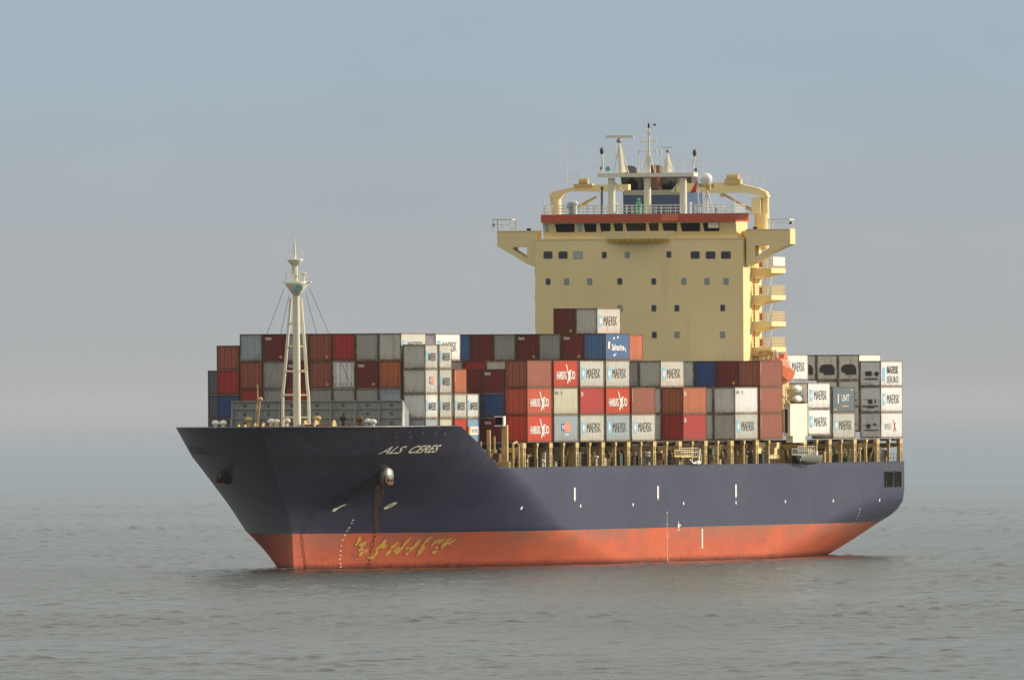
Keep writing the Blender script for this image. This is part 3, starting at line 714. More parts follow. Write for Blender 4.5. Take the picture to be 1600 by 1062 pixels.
for u0, u1, m in ((868,900,'glass'),(902,912,'frost'),(913,934,'glass'),(938,956,'glass'),(959.5,975.5,'glass'),(978.5,1011.5,'glass'),(1014.5,1031,'glass'),(1035.5,1060,'glass'),(1064,1096,'glass'),(1099,1126,'glass'),(852.5,858.5,'frost')):
    x0_, za = at(u0, 348.5, WF+.3); x1_, zb_ = at(u1, 361.5, WF+.6)
    za = zred-.12; zb_ = za-.95
    sk = .12 if u1-u0 > 9 else 0
    f = lambda z: WF+.35+(zred-.3-z)/1.2*.45-.03
    mb = MB(); vs = [(x0_, f(za), za), (x1_, f(za), za), (x1_-sk*.8, f(zb_), zb_), (x0_+sk, f(zb_), zb_)]
    mb.add(vs+[(x, y+.02, z) for x, y, z in vs], [(0, 1, 2, 3), (7, 6, 5, 4), (0, 4, 5, 1), (1, 5, 6, 2), (2, 6, 7, 3), (3, 7, 4, 0)]); mb.build('window', M[m], e)
x0_, _ = at(1107, 350, WF); x1_, _ = at(1123, 350, WF)
mb = MB(); mb.box((x0_, x1_), (WF+.18, WF+.28), (zred-.72, zred-.05)); mb.build('sun_blind', M['pale'], e)
# curved balcony under the centre windows
xa, _ = at(938, 370, WF-1); xb, _ = at(1052, 370, WF-1); zA = at(1000, 361, WF-1)[1]; zB = at(1000, 373, WF-1)[1]
mb = MB(); N = 16; vs = []
for i in range(N+1):
    t = i/N; x = xa+(xb-xa)*t; y = WF+.4-1.5*math.sin(math.pi*t)**.6
    vs += [(x, y, zA), (x, y+.1, zB)]
mb.add(vs, [(2*i, 2*i+2, 2*i+3, 2*i+1) for i in range(N)], True)
mb.add([v for v in vs[1::2]]+[(xb, WF+.5, zB), (xa, WF+.5, zB)], [tuple(range(N+3))])
mb.build('balcony_front', M['cream'], e)
mb = MB()
for i in range(30):
    t = (i+.5)/30; x = xa+.1+(xb-xa-.2)*t; y = WF+.4-1.45*math.sin(math.pi*t)**.6
    mb.box((x-.05, x+.05), (y-.02, WF+.3), (zB-.36, zB-.003))
mb.build('balcony_grating', M['grating'], e)
# platforms, rails and stairs on the side of the deckhouse
for s in (1, -1):
    for k, v in enumerate((424, 466, 507, 547)):
        zf = at(1210, v-5, DF+9)[1]; e = empty('side_platform', (0, 0, 0), SHIP)
        xo = 14.0 if s > 0 else -13.1; xi = 11.25*s
        Y0, Y1 = DF+4.62, DF+12.4
        if s < 0: Y0, Y1 = DF+5, DF+9
        mb = MB(); mb.prism([(xi, zf), (xo, zf), (xo, zf-.55), (xi, zf-1.15)], 'y', Y0, Y1); mb.build('slab', M['cream'], e)
        mb = MB(); railing(mb, [(xi, Y0+.1, zf), (xo-.05*s, Y0+.1, zf), (xo-.05*s, Y1-.1, zf), (xi, Y1-.1, zf)], 1.05, 4, .55, .03); mb.build('railing', M['cream'], e)
        if s > 0:
            mb = MB(); mb.box((12.6, 12.9), (DF+4.7, DF+5.0), (zf+.1, zf+.9)); mb.build('fire_hose_box', M['red'], e)
            if k == 0: mb = MB(); mb.box((xo+.02, xo+.08), (Y0+.6, Y1-.7), (zf+.25, zf+1.25)); mb.build('white_board', M['white'], e)
            mb = MB()
            if k: 
                for xx in (12.5, 13.2): mb.bar((xx, DF+6.2, zf+.02), (xx, DF+9.8, zf+2.85), .06)
                for q in range(9): t = (q+.5)/9; mb.box((12.5, 13.2), (DF+6.2+3.6*t-.1, DF+6.2+3.6*t+.1), (zf+2.8*t, zf+2.8*t+.05))
                mb.build('stair', M['pale'], e)
                mb = MB(); mb.tube((12.0, DF+4.75, zf), (12.0, DF+4.75, zf+2.3), .07); mb.build('red_pipe', M['red'], e)
            else: mb = None
mb = MB(); mb.box((11.3, 14.4), (DF+4.7, DF+12), (18.0, 22.2)); mb.build('side_locker_wall', M['ochre'], DH)
mb = MB(); rr_ = random.Random(2)
for i in range(16): x = 11.6+rr_.random()*2.6; y = DF+4.4+rr_.random()*.2; mb.tube((x, y, 22.0), (x+rr_.uniform(-.3, .3), y, 23.2), .05); mb.ell((x, y, 22.6+rr_.random()*.5), (.18, .15, .15), 8, 6)
mb.build('valve_gear', M['ochre'], DH)
# cream stair tower shining in the sun beside the deckhouse
e = empty('stair_tower', (0, 0, 0), SHIP)
y0_, zt_ = side(1234, 632, 16.5); y1_, zb_ = side(1261, 691, 16.5)
mb = MB(); mb.box((15.75, 16.5), (y0_, y1_), (zb_+.75, zt_)); mb.box((15.75, 16.5), (y0_+1.4, y1_-1.3), (zb_, zb_+.75)); mb.build('wall', M['white_cream'], e)
mb = MB(); mb.box((15.9, 16.2), (y0_-.03, y0_-.002), (zb_+1.1, zt_-.5)); mb.build('doorway', M['dark'], e)
mb = MB(); mb.box((15.7, 16.55), (y0_-.1, y1_+.1), (zt_, zt_+.12))
for d in (0, .9): mb.bar((14.2+d*.6, y0_+.3+d*2, zt_+1.6), (15.2+d*.6, y0_+1.6+d*2, zt_+.1), .14)
mb.build('ladder_beam', M['pale'], e)
for i, v in enumerate((607, 623)):
    y, z = side(1245, v, 15.2); mb = MB(); mb.ell((15.2, y, z), (.5, 1.4, .42), 16, 10); mb.build('life_raft_canister', M['white'], SHIP)
mb = MB(); mb.tube((14.4, y-2.5, 17.0), (14.4, y-2.5, 19.0), .08); mb.tube((14.6, y-2.5, 19.0), (15.0, y+1.8, 18.3), .06); mb.box((13.0, 14.2), (y0_+3, y1_), (14.0, 19.6)); mb.build('raft_rack', M['ochre'], SHIP)
# lifeboat
e = empty('lifeboat', (0, 0, 0), label='orange enclosed lifeboat hanging outboard beside the cream deckhouse', category='lifeboat')
mb = MB(); secs = []
for i, (y, w_, zt_, zb2) in enumerate([(129.6+5,.15,21.3,21.1),(135.4,.75,22.2,20.2),(136.6,1.15,22.3,19.7),(138,1.2,21.9,19.6),(139.6,1.15,21.3,19.7),(141,.9,21.1,19.9),(141.7,.35,20.8,20.2)]):
    zm = (zt_+zb2)/2; cx = 15.2
    secs += [(cx-w_*.5, y, zt_), (cx-w_, y, zm+.2), (cx-w_*.7, y, zb2+.2), (cx, y, zb2-.3), (cx+w_*.7, y, zb2+.2), (cx+w_, y, zm+.2), (cx+w_*.5, y, zt_)]
fs = [(7*i+j, 7*i+(j+1) % 7, 7*(i+1)+(j+1) % 7, 7*(i+1)+j) for i in range(6) for j in range(7)]+[tuple(range(7)), tuple(range(42, 49))]
mb.add(secs, fs, False); mb.build('boat_hull', M['orange'], e)
mb = MB(); mb.box((14.6, 15.8), (136.2, 138.2), (22.2, 22.75)); mb.build('cockpit', M['orange'], e)
mb = MB(); mb.path([(13.8, 135.6, 19), (15.0, 135.6, 23.2), (15.2, 135.6, 22.3)], .12); mb.path([(13.8, 140.8, 19), (15.0, 140.8, 23.0), (15.2, 140.8, 21.2)], .12); mb.build('davit', M['pale'], SHIP)

# ---------------------------------------------------------------- monkey island, masts, cranes, funnel
RZ = ztp
mb = MB(); railing(mb, [(xl+.2, WF+.3, RZ), (xr-.2, WF+.3, RZ), (xr-.2, WF+6.5, RZ)], 1.0, 3, .55, .025); railing(mb, [(xl+.2, WF+.3, RZ), (xl+.2, WF+6.5, RZ), (xr-.2, WF+6.5, RZ)], 1.0, 3, .8, .025)
mb.build('roof_railing', M['white'], SHIP)
RA = DF+4
def rp(u, v, a=RA): x, z = at(u, v, a); return Vector((x, a, z))
e = empty('radar_mast', (0, 0, 0), SHIP)
for u, r in ((957, 6), (1013, 5), (1069, 5)):
    a = rp(u, 320); a.z = RZ; b = rp(u, 278); mb = MB(); mb.tube(a, b, .42, .40, 16); mb.build('pillar', M['pale'], e)
mb = MB(); p = rp(938, 277); q = rp(1088, 270); mb.box((p.x, q.x), (RA-.9, RA+1.4), (p.z, q.z)); mb.build('platform', M['pale'], e)
mb = MB()
for (a_, b_) in (((960, 283), (975, 300)), ((1066, 283), (1050, 300))): mb.tube(rp(*a_), rp(*b_), .1)
mb.build('brace', M['pale'], e)
mb = MB(); railing(mb, [rp(1040, 270), rp(1100, 270)], 1.4, 2, 1.0, .02); mb.build('railing', M['pale'], e); mb = MB(); railing(mb, [rp(925, 274), rp(945, 274)], .9, 2, 1.0, .02); mb.build('railing', M['pale'], e)
# radar tower with scanner
g = empty('radar', (0, 0, 0), SHIP)
mb = MB(); a = rp(975, 270); b = rp(970, 224); mb.tube(a, b, .55, .13, 4, False); mb.tube(rp(960, 271), b, .05); mb.tube(rp(984, 271), b, .05); mb.path([rp(968, 243), rp(960, 243), rp(960, 226)], .05); mb.path([rp(964, 243), rp(964, 226)], .04); mb.build('tower', M['pale'], g)
mb = MB(); c = rp(969, 220); mb.ell(c, (.3, .3, .28), 12, 8); mb.build('gearbox', M['steel'], g)
mb = MB(); a = rp(949, 213.5); b = rp(992, 215.5); mb.box((a.x, b.x), (RA-.15, RA+.15), (b.z, a.z+.12)); mb.build('scanner', M['pale'], g)
g = empty('radar', (0, 0, 0), SHIP)
mb = MB(); mb.tube(rp(1047, 269), rp(1045, 240), .55, .1, 4, False); mb.tube(rp(1038, 269), rp(1045, 240), .05); mb.build('tower', M['pale'], g)
mb = MB(); mb.ell(rp(1045, 236), (.22, .22, .2), 10, 8); mb.build('gearbox', M['steel'], g)
mb = MB(); a = rp(1036, 231.5); b = rp(1054, 231.5); mb.box((a.x, b.x), (RA-.1, RA+.1), (a.z, a.z+.12)); mb.build('scanner', M['pale'], g)
# signal mast
g = empty('signal_mast', (0, 0, 0), SHIP)
mb = MB(); mb.tube(rp(1015, 270), rp(1015.5, 235), .24, .16); mb.tube(rp(1015.5, 236), rp(1016, 200), .13, .1); mb.tube(rp(1006, 270), rp(1014, 240), .07); mb.tube(rp(1025, 270), rp(1017, 240), .07)
mb.build('mast_pole', M['pale'], g)
mb = MB()
for v, l, r in ((236.5, 1004, 1027), (221, 1004, 1026)): mb.bar(rp(l, v), rp(r, v), .06); mb.tube(rp(l, v+2), rp(l, v-4), .07); mb.tube(rp(r, v+2), rp(r, v-4), .07)
mb.path([rp(1009, 187), rp(1010, 199), rp(1022, 199), rp(1023, 187)], .04); mb.tube(rp(1010, 199), rp(1015, 212), .04); mb.tube(rp(1022, 199), rp(1017, 212), .04); mb.build('crosstree', M['pale'], g)
mb = MB(); mb.tube(rp(1015.5, 200), rp(1015.5, 193), .1); mb.ell(rp(1025, 195), (.14, .14, .12), 8, 6); mb.build('navigation_lamp', M['black'], g)
mb = MB()
for u, v in ((1000, 234), (1034, 234)): mb.tube(rp(u, 270), rp(u, v+5), .05); mb.tube(rp(u, v+6), rp(u, v), .11)
mb.tube(rp(1004, 270), rp(1005, 248), .05); mb.tube(rp(1026, 270), rp(1026, 246), .04)
mb.build('whip_antenna', M['pale'], SHIP)
for (pts, m) in (([(941, 270), (944, 255), (942, 240)], 'pale'), ([(1087, 272), (1084, 258), (1087, 243)], 'pale')):
    g = empty('floodlight_post', (0, 0, 0), SHIP)
    mb = MB(); mb.path([rp(*p) for p in pts], .11); mb.build('post', M[m], g)
    mb = MB(); q = rp(pts[-1][0], pts[-1][1]-4); mb.ell(q, (.22, .22, .42), 10, 8); mb.ell(rp(pts[0][0]+(0 if pts[0][0] < 1000 else 2), pts[0][1]-7), (.14, .14, .22), 8, 6); mb.build('lamp_head', M['sooty'], g)
mb = MB(); c = rp(952, 264); mb.tube(c, c+Vector((0, -.3, 0)), .28, .28, 14); mb.build('round_lamp', M['hornblue'] if 'hornblue' in M else M['star'], SHIP)
# satellite dome on its tripod
g = empty('satellite_dome', (0, 0, 0), SHIP); sa = WF+2
mb = MB(); mb.tube(rp(1106, 320, sa)-Vector((0, 0, .8)), rp(1106, 291, sa), .12); mb.tube(rp(1097, 332, sa), rp(1105, 300, sa), .06); mb.tube(rp(1116, 332, sa), rp(1107, 300, sa), .06); mb.build('pedestal', M['pale'], g)
mb = MB(); c = rp(1105, 279.5, sa); mb.ell(c, (.68, .68, .66), 20, 12); mb.lathe(c-Vector((0, 0, .75)), [(.0, 0), (.4, 0), (.63, .35), (.68, .75)], 20); mb.build('radome', M['white'], g)
mb = MB(); c = rp(1109, 292, sa); mb.box((c.x-.22, c.x+.2), (sa-.5, sa-.1), (c.z-.35, c.z+.25)); mb.build('junction_box', M['yellow'], g)
# flag
g = empty('flag', (0, 0, 0), label='small red flag drooping from a halyard above the bridge roof', category='flag')
A = rp(1091, 280, sa); B = rp(1089, 300, sa); mb = MB(); N = 6; vs = []
for i in range(N+1):
    t = i/N; vs += [(A.x-.15*t, sa+.05*math.sin(6*t), A.z-1.45*t), (A.x-.05-.75*t**.7, sa+.15*math.sin(4*t+1), A.z-.2-1.35*t)]
mb.add(vs, [(2*i, 2*i+1, 2*i+3, 2*i+2) for i in range(N)], True)
o = mb.build('cloth', M['redflag'], g)
sm_ = o.modifiers.new('thick', 'SOLIDIFY'); sm_.thickness = .02
mb = MB(); mb.tube(rp(1092, 332, sa), rp(1092, 279, sa), .07); mb.tube(rp(1096, 332, sa), rp(1092, 305, sa), .05); mb.build('flag_pole', M['pale'], SHIP)
# small fittings on the roof
rr_ = random.Random(9)
for u, top, m, r in ((851,309,'white',.05),(940,300,'pale',.09),(942,294,'sooty',.12),(1149,315,'white',.06),(909,312,'pale',.05),(893,322,'grey',.3),(900,318,'pale',.2),(918,320,'pale',.08),(965,320,'white',.12),(1080,318,'white',.12),(1130,322,'pale',.08),(1120,326,'steel',.15),(930,322,'pale',.07)):
    mb = MB(); b = rp(u, top, WF+3); a = Vector((b.x, b.y, RZ)); mb.tube(a, b, r, r*.8); mb.ell(b, (r*1.5, r*1.5, r*1.6), 8, 6); mb.build('roof_fitting', M[m], SHIP)
mb = MB(); c = rp(999, 320, WF+2.5); mb.tube((c.x, c.y, RZ), c, .28, .25); mb.ell(c, (.36, .36, .4), 10, 8); mb.ell((c.x, c.y, c.z+.55), (.2, .2, .25), 8, 6); mb.build('magnetic_compass', M['green2'] if 'green2' in M else M['green'], SHIP)
# cranes
def crane(s):
    g = empty('provision_crane', (0, 0, 0), SHIP); ca = DF+8.5
    pt = (lambda u, v: rp(u, v, ca))
    if s > 0:
        u0 = 1190; zbase = at(1190, 358, ca)[1]-.3
        mb = MB(); b = pt(1197, 320); mb.tube((b.x, ca, pt(1190, 340).z), (b.x, ca, pt(1190, 302).z), .44, .44, 16); b = pt(1191.5, 345); mb.tube((b.x, ca, zbase-2), (b.x, ca, pt(1190, 334).z), .84, .84, 20)
        mb.box((pt(1178, 0).x, pt(1192, 0).x), (ca-.9, ca+.3), (pt(1190, 335).z, pt(1190, 309).z)); mb.build('post', M['cream'], g)
        mb = MB(); prof = [(1060, 287), (1085, 286), (1136, 285), (1163, 288), (1188, 294), (1200, 300), (1203.5, 308), (1191, 310), (1186, 305), (1166, 301), (1125, 302), (1060, 300)]
        mb.prism([at(u, v, ca) for u, v in prof], 'y', ca-.65, ca+.65)
        mb.build('jib', M['cream'], g)
        mb = MB(); mb.tube(pt(1132, 304), pt(1178, 329), .14); mb.tube(pt(1155, 317), pt(1178, 329), .2); mb.build('luffing_ram', M['ochre'], g)
        mb = MB(); c = pt(1148, 282); mb.box((c.x-.9, c.x+.9), (ca-.9, ca+.6), (c.z-.4, c.z+.15)); mb.tube((c.x-.7, ca-.3, c.z+.3), (c.x+.6, ca-.3, c.z+.3), .45, n=14); mb.build('hoist_winch', M['ochre'], g)
        mb = MB(); railing(mb, [pt(1158, 284), pt(1195, 290)], 1.2, 2, .9, .02); mb.tube(pt(1128, 303), pt(1131, 309), .25, .1); mb.build('railing', M['pale'], g)
        c = pt(1105, 292)
        mb = MB(); text_mb(mb, 'SWL 4 t', lambda u, v: (c.x-2.0+u*2.3 if 0 else c.x-1.2+u*2.2, ca-.72, c.z-.05+v*.42), .02); mb.build('lettering', M['textdark'], g)
    else:
        b = pt(870, 305); mb = MB(); mb.tube((b.x, ca, ZR-1), (b.x, ca, pt(870, 305).z), .62, .6, 20); mb.build('post', M['cream'], g)
        mb = MB(); prof = [(861, 310), (862, 303), (872, 298), (905, 291.5), (935, 289), (985, 288), (985, 297), (940, 300), (892, 299), (882, 302), (878, 310)]
        mb.prism([at(u, v, ca) for u, v in prof], 'y', ca-.6, ca+.6)
        mb.build('jib', M['cream'], g)
        mb = MB(); mb.tube(pt(934, 307), pt(905, 323), .14); mb.tube(pt(920, 315), pt(905, 323), .19); mb.build('luffing_ram', M['ochre'], g)
        mb = MB(); c = pt(915, 284); mb.tube((c.x-.5, ca-.4, c.z), (c.x+.5, ca-.4, c.z), .42, n=14); mb.box((c.x-1.1, c.x+1.0), (ca-.8, ca+.5), (c.z-.6, c.z-.25)); mb.build('hoist_winch', M['ochre'], g)
        mb = MB(); railing(mb, [pt(872, 294), pt(905, 284), pt(912, 288)], 1.0, 2, .9, .02); mb.build('railing', M['pale'], g)
crane(1); crane(-1)
mb = MB(); cx_ = rp(1190, 358, DF+8.5); mb.box((11.2, 14.2), (DF+3.5, DF+10), (at(1190, 372, DF+8)[1], at(1190, 359, DF+8)[1]-.02)); mb.build('crane_seat', M['cream'], SHIP)
# funnel
g = empty('funnel', (0, 0, 0), SHIP); fa = DF+14
x0_, zt_ = at(975, 300, fa); x1_, _ = at(1073, 300, fa)
mb = MB(); mb.box((x0_, x1_), (fa, fa+9), (10.4, zt_)); mb.build('casing', M['blue'], g)
mb = MB(); mb.box((x0_+.1, x1_-.1), (fa-.04, fa-.002), (zt_-.35, zt_+.0)); mb.box((x0_-.08, x1_+.08), (fa-.08, fa+9.1), (zt_, zt_+.2)); mb.build('casing_rim', M['curtain'], g)
for u, v, r, m in ((985,266,1.0,'sooty'),(1000,280,.75,'sooty'),(1027,260,.85,'rust'),(1042,280,.6,'sooty'),(1055,278,.6,'sooty'),(993,285,.7,'black'),(1015,278,.7,'sooty')):
    x, z = at(u, v, fa+3); mb = MB(); mb.tube((x, fa+2+rr_.random()*4, zt_+.2), (x, fa+2+rr_.random(), z), r, r*.95, 16); mb.build('exhaust_pipe', M[m], g)
mb = MB(); mb.box((x0_+.2, x1_-.4), (fa+5, fa+8), (zt_+.2, zt_+1.9)); mb.build('silencer_housing', M['sooty'], g)
mb = MB(); mb.tube(rp(886, 258, DF+16), rp(886, 205, DF+16), .03); mb.tube(Vector((rp(886, 258, DF+16).x, DF+16, 12)), rp(886, 258, DF+16), .05); mb.build('radio_whip', M['pale'], SHIP)

# ---------------------------------------------------------------- containers
MESH = {}
def cmesh(key, fn, mat):
    if key not in MESH: mb = MB(); fn(mb); MESH[key] = mb.mesh(key[0], mat)
    return MESH[key]
W = 2.438
def corr_side(mb, x, sg, L, h):
    n = 34 if L > 7 else 18; y0, y1 = .16, L-.16; z0, z1 = .17, h-.12; d = .045; pts = []
    for i in range(n):
        a = y0+(y1-y0)*i/n; s = (y1-y0)/n
        pts += [(a, 0), (a+s*.3, 0), (a+s*.5, d), (a+s*.8, d)]
    pts.append((y1, 0)); vs = []
    for y, dd in pts: vs += [(x-sg*dd, y, z0), (x-sg*dd, y, z1)]
    mb.add(vs, [(2*i, 2*i+2, 2*i+3, 2*i+1) for i in range(len(pts)-1)])
def corr_end(mb, y, L, h):
    n = 9; x0, x1 = -W/2+.13, W/2-.13; d = .05; pts = []
    for i in range(n):
        a = x0+(x1-x0)*i/n; s = (x1-x0)/n
        pts += [(a, 0), (a+s*.3, 0), (a+s*.5, d), (a+s*.8, d)]
    pts.append((x1, 0)); vs = []
    for x, dd in pts: vs += [(x, y+dd, .17), (x, y+dd, h-.12)]
    mb.add(vs, [(2*i, 2*i+2, 2*i+3, 2*i+1) for i in range(len(pts)-1)])
def body(mb, L, h, end):
    corr_side(mb, W/2-.03, 1, L, h); corr_side(mb, -W/2+.03, -1, L, h)
    mb.add([(-W/2+.05, .05, h-.05), (W/2-.05, .05, h-.05), (W/2-.05, L-.05, h-.05), (-W/2+.05, L-.05, h-.05)], [(0, 1, 2, 3)])
    mb.add([(-W/2+.05, L-.06, .1), (W/2-.05, L-.06, .1), (W/2-.05, L-.06, h-.05), (-W/2+.05, L-.06, h-.05)], [(0, 1, 2, 3)])
    if end == 'ribs': corr_end(mb, .05, L, h)
    else: mb.box((-W/2+.1, W/2-.1), (.10, .14), (.12, h-.1))
def frame(mb, L, h):
    for sx in (-1, 1):
        for y0, y1 in ((0, .15), (L-.15, L)):
            a, b = sorted((sx*W/2, sx*(W/2-.12))); mb.box((a, b), (y0, y1), (.12, h-.12))
            a, b = sorted((sx*(W/2+.004), sx*(W/2-.17))); 
            for z0 in (0, h-.118): mb.box((a, b), (y0-.004 if y0 < 1 else y0-.03, y1+.03 if y0 < 1 else y1+.004), (z0, z0+.118))
        a, b = sorted((sx*(W/2-.006), sx*(W/2-.09))); mb.box((a, b), (.18, L-.18), (.0, .16)); mb.box((a, b), (.18, L-.18), (h-.11, h-.01))
    for y0 in (.008, L-.098): mb.box((-W/2+.17, W/2-.17), (y0, y0+.09), (.01, .17)); mb.box((-W/2+.17, W/2-.17), (y0, y0+.09), (h-.13, h-.01))
def door(mb, h, s):
    a, b = (.012, W/2-.125) if s > 0 else (-W/2+.125, -.012)
    mb.box((a, b), (.06, .095), (.18, h-.14))
    for k in range(4): z = .3+(h-.6)*k/4; mb.box((a+.08, b-.08), (.048, .059), (z, z+(h-.6)/4-.12))
def rods(mb, h):
    for x in (-.86, -.36, .36, .86):
        mb.tube((x, .03, .12), (x, .03, h-.1), .022, n=5)
        for z in (.5, h-.5): mb.box((x-.06, x+.06), (.035, .058), (z-.05, z+.05))
        mb.box((x-.22, x+.05), (.01, .03), (1.15, 1.19))
def reefer_end(mb, h):
    mb.box((-W/2+.14, W/2-.14), (.02, .095), (h*.52, h-.16)); mb.box((-W/2+.14, W/2-.14), (.02, .095), (.18, h*.18))
    mb.box((-W/2+.14, -W/2+.3), (.02, .095), (h*.18, h*.52)); mb.box((W/2-.3, W/2-.14), (.02, .095), (h*.18, h*.52))
def reefer_fans(mb, h, kind):
    if kind == 0:
        mb.prism([(-.85, h*.34), (-.85, h*.48), (-.65, h*.60), (-.2, h*.63), (.4, h*.63), (.72, h*.58), (.85, h*.46), (.85, h*.24), (-.35, h*.22), (-.4, h*.30)], 'y', .004, .018)
    elif kind == 1:
        mb.box((-.6, .15), (.004, .018), (h*.42, h*.6)); mb.tube((.72, .018, h*.5), (.72, .004, h*.5), .27, n=12); mb.box((-.7, .8), (.004, .018), (h*.28, h*.33))
    elif kind == 2:
        mb.box((-.3, .2), (.004, .018), (h*.34, h*.5)); mb.box((.45, .6), (.004, .018), (h*.36, h*.48)); mb.box((-.95, .9), (.004, .018), (h*.22, h*.27)); mb.box((-.45, .45), (.004, .018), (h*.16, h*.21))
    else:
        mb.tube((-.28, .018, h*.48), (-.28, .004, h*.48), .27, n=14); mb.box((.3, .62), (.004, .018), (h*.5, h*.58)); mb.box((-.7, .9), (.004, .018), (h*.3, h*.34))
LIGHT = (.64, .63, .57); SHADEG = (.40, .40, .37); WHITE = (.88, .88, .86); CREAMC = (.64, .62, .48)  # SHADEG is the light grey darkened, shade put into end-on containers
GREYB = (.40, .47, .50); SLATE = (.16, .21, .25)
MAROON = (.20, .040, .038); BROWN = (.38, .12, .075); ROSY = (.36, .125, .085); DRED = (.34, .045, .04); RED = (.46, .055, .05); HRED = (.64, .075, .038)
ORB = (.52, .17, .08); NAVY = (.045, .10, .27); BLUE = (.10, .21, .42); SKYB = (.25, .42, .58)
def container(col, c, a, z, L=12.192, h=2.915, end='doors', side_=None, front=None, label='', group='shipping containers stacked on the deck', x=None, reefer=None, edge=True):
    xx = (15.03-2.5*(c-1)) if x is None else x
    e = empty('shipping_container', (xx, a, z), label=label, category='shipping container', group=group)
    def part(name, me, mcol=None):
        o = bpy.data.objects.new(name, me); COL.objects.link(o); o.parent = e
        if mcol: o.color = (*mcol, 1)
        return o
    j = random.Random(hash(label) & 0 or int(xx*7+a*13+z*29)); jv = j.uniform(.9, 1.06); jc = tuple(min(1, q*jv) for q in col)
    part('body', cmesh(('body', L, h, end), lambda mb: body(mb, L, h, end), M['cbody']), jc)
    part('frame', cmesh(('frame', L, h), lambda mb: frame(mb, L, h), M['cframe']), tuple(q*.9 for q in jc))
    if end == 'doors':
        for s in (-1, 1): part('door', cmesh(('door', h, s), lambda mb: door(mb, h, s), M['cbody']), jc)
        part('lock_rods', cmesh(('lock_rods', h), lambda mb: rods(mb, h), M['cframe']), tuple(min(1, q*1.25+.05) for q in jc))
    if end == 'reefer':
        part('machinery_panel', cmesh(('machinery_panel', h), lambda mb: reefer_end(mb, h), M['cbody']), jc)
        part('fan_grille', cmesh(('fan_grille', h, reefer), lambda mb: reefer_fans(mb, h, reefer), M['sooty']))
    X = W/2-.01
    def st(s, y0, y1, z0, z1, mat, bold=.02, nm='lettering'):
        part(nm, cmesh((nm, s, y0, y1, z0, z1, L), lambda mb: text_mb(mb, s, lambda u, v: (X+.012, y0+u*(y1-y0), z0+v*(z1-z0)), bold), M[mat]))
    def rect(y0, y1, z0, z1, mat, nm='emblem', off=.008):
        part(nm, cmesh((nm, y0, y1, z0, z1, mat, off), lambda mb: mb.box((X-.02, X+off), (y0, y1), (z0, z1)), M[mat]))
    if side_ == 'star':
        if L > 7:
            rect(.9, 2.5, h*.30, h*.74, 'star')
            def star(mb):
                pts = []
                for i in range(14): t = i*math.pi/7+math.pi/2; r = 1 if i % 2 == 0 else .45; pts.append((X+.013, 1.7+.7*r*math.cos(t), h*.52+.5*r*math.sin(t)))
                mb.add(pts, [tuple(range(14))])
            part('star', cmesh(('star', L, h), star, M['textwhite'])); st('MAERSK', 3.5, 10.4, h*.34, h*.70, 'textdark', 0)
        else:
            rect(.5, 1.1, h*.3, h*.72, 'star'); st('MAERSK', 1.5, 5.3, h*.33, h*.66, 'textdark')
    elif side_ == 'sealand':
        rect(.9, 2.3, h*.22, h*.74, 'star'); st('MAERSK', 3.6, 10.0, h*.50, h*.80, 'textdark'); st('SEALAND', 3.6, 10.0, h*.14, h*.42, 'textpale' if 'textpale' in M else 'steel')
    elif side_ == 'hsud':
        st('HAMBURG', 1.4, 6.4, h*.30, h*.60, 'textwhite', .03); st('SÜD', 7.4, 10.8, h*.30, h*.66, 'textwhite', .03)
        def x_(mb):
            mb.add([(X+.014, 6.0, h*.86), (X+.014, 6.6, h*.84), (X+.014, 8.5, h*.22), (X+.014, 8.0, h*.22)], [(0, 1, 2, 3)]); mb.add([(X+.016, 8.6, h*.62), (X+.016, 8.1, h*.66), (X+.016, 6.6, h*.16), (X+.016, 7.2, h*.16)], [(0, 1, 2, 3)])
        part('emblem', cmesh(('emblem', 'x', h), x_, M['textwhite']))
    elif side_ == 'nedlloyd':
        k = L/12.192
        rect(3.9*k, 5.4*k, h*.42, h*.68, 'navy'); rect(5.4*k, 8.2*k, h*.38, h*.70, 'coral'); st('N', 4.1*k, 5.2*k, h*.46, h*.64, 'textwhite'); rect(5.4*k, 7.4*k, h*.25, h*.29, 'textwhite', 'white_bar')
    elif side_ == 'corner': st('NOR', .7, 2.4, h*.75, h*.86, 'textdark'); st('1', 3.8, 4.1, h*.73, h*.87, 'textdark', nm='numeral')
    elif side_ == 'cornerwhite': st('31', .5, 1.5, h*.68, h*.84, 'textwhite', .04)
    elif side_ == 'column':
        for i in range(5): rect(.35, .55, h*(.86-.09*i), h*(.90-.09*i), 'textwhite', 'code_marks')
    elif side_ == 'kline':
        st('Safmarine', 3.0, 9.4, h*.36, h*.62, 'textwhite', .04)
        def m_(mb):
            mb.add([(X+.014, 1.2, h*.70), (X+.014, 2.3, h*.70), (X+.014, 2.0, h*.42), (X+.014, 1.0, h*.44)], [(0, 1, 2, 3)])
            for y, z in ((4.2, h*.82), (6.2, h*.86)): mb.add([(X+.014, y+.45*math.cos(t*1.05), z+.17*math.sin(t*1.05)) for t in range(6)], [tuple(range(6))])
            mb.add([(X+.014, 3.6, h*.2), (X+.014, 4.4, h*.14), (X+.014, 5.6, h*.28), (X+.014, 4.6, h*.24)], [(0, 1, 2, 3)])
            mb.add([(X+.014, 9.4, h*.46), (X+.014, 10.0, h*.46), (X+.014, 10.6, h*.30), (X+.014, 10.0, h*.33)], [(0, 1, 2, 3)])
        part('emblem', cmesh(('emblem', 'k', h), m_, M['textwhite']))
    elif side_ == 'slate':
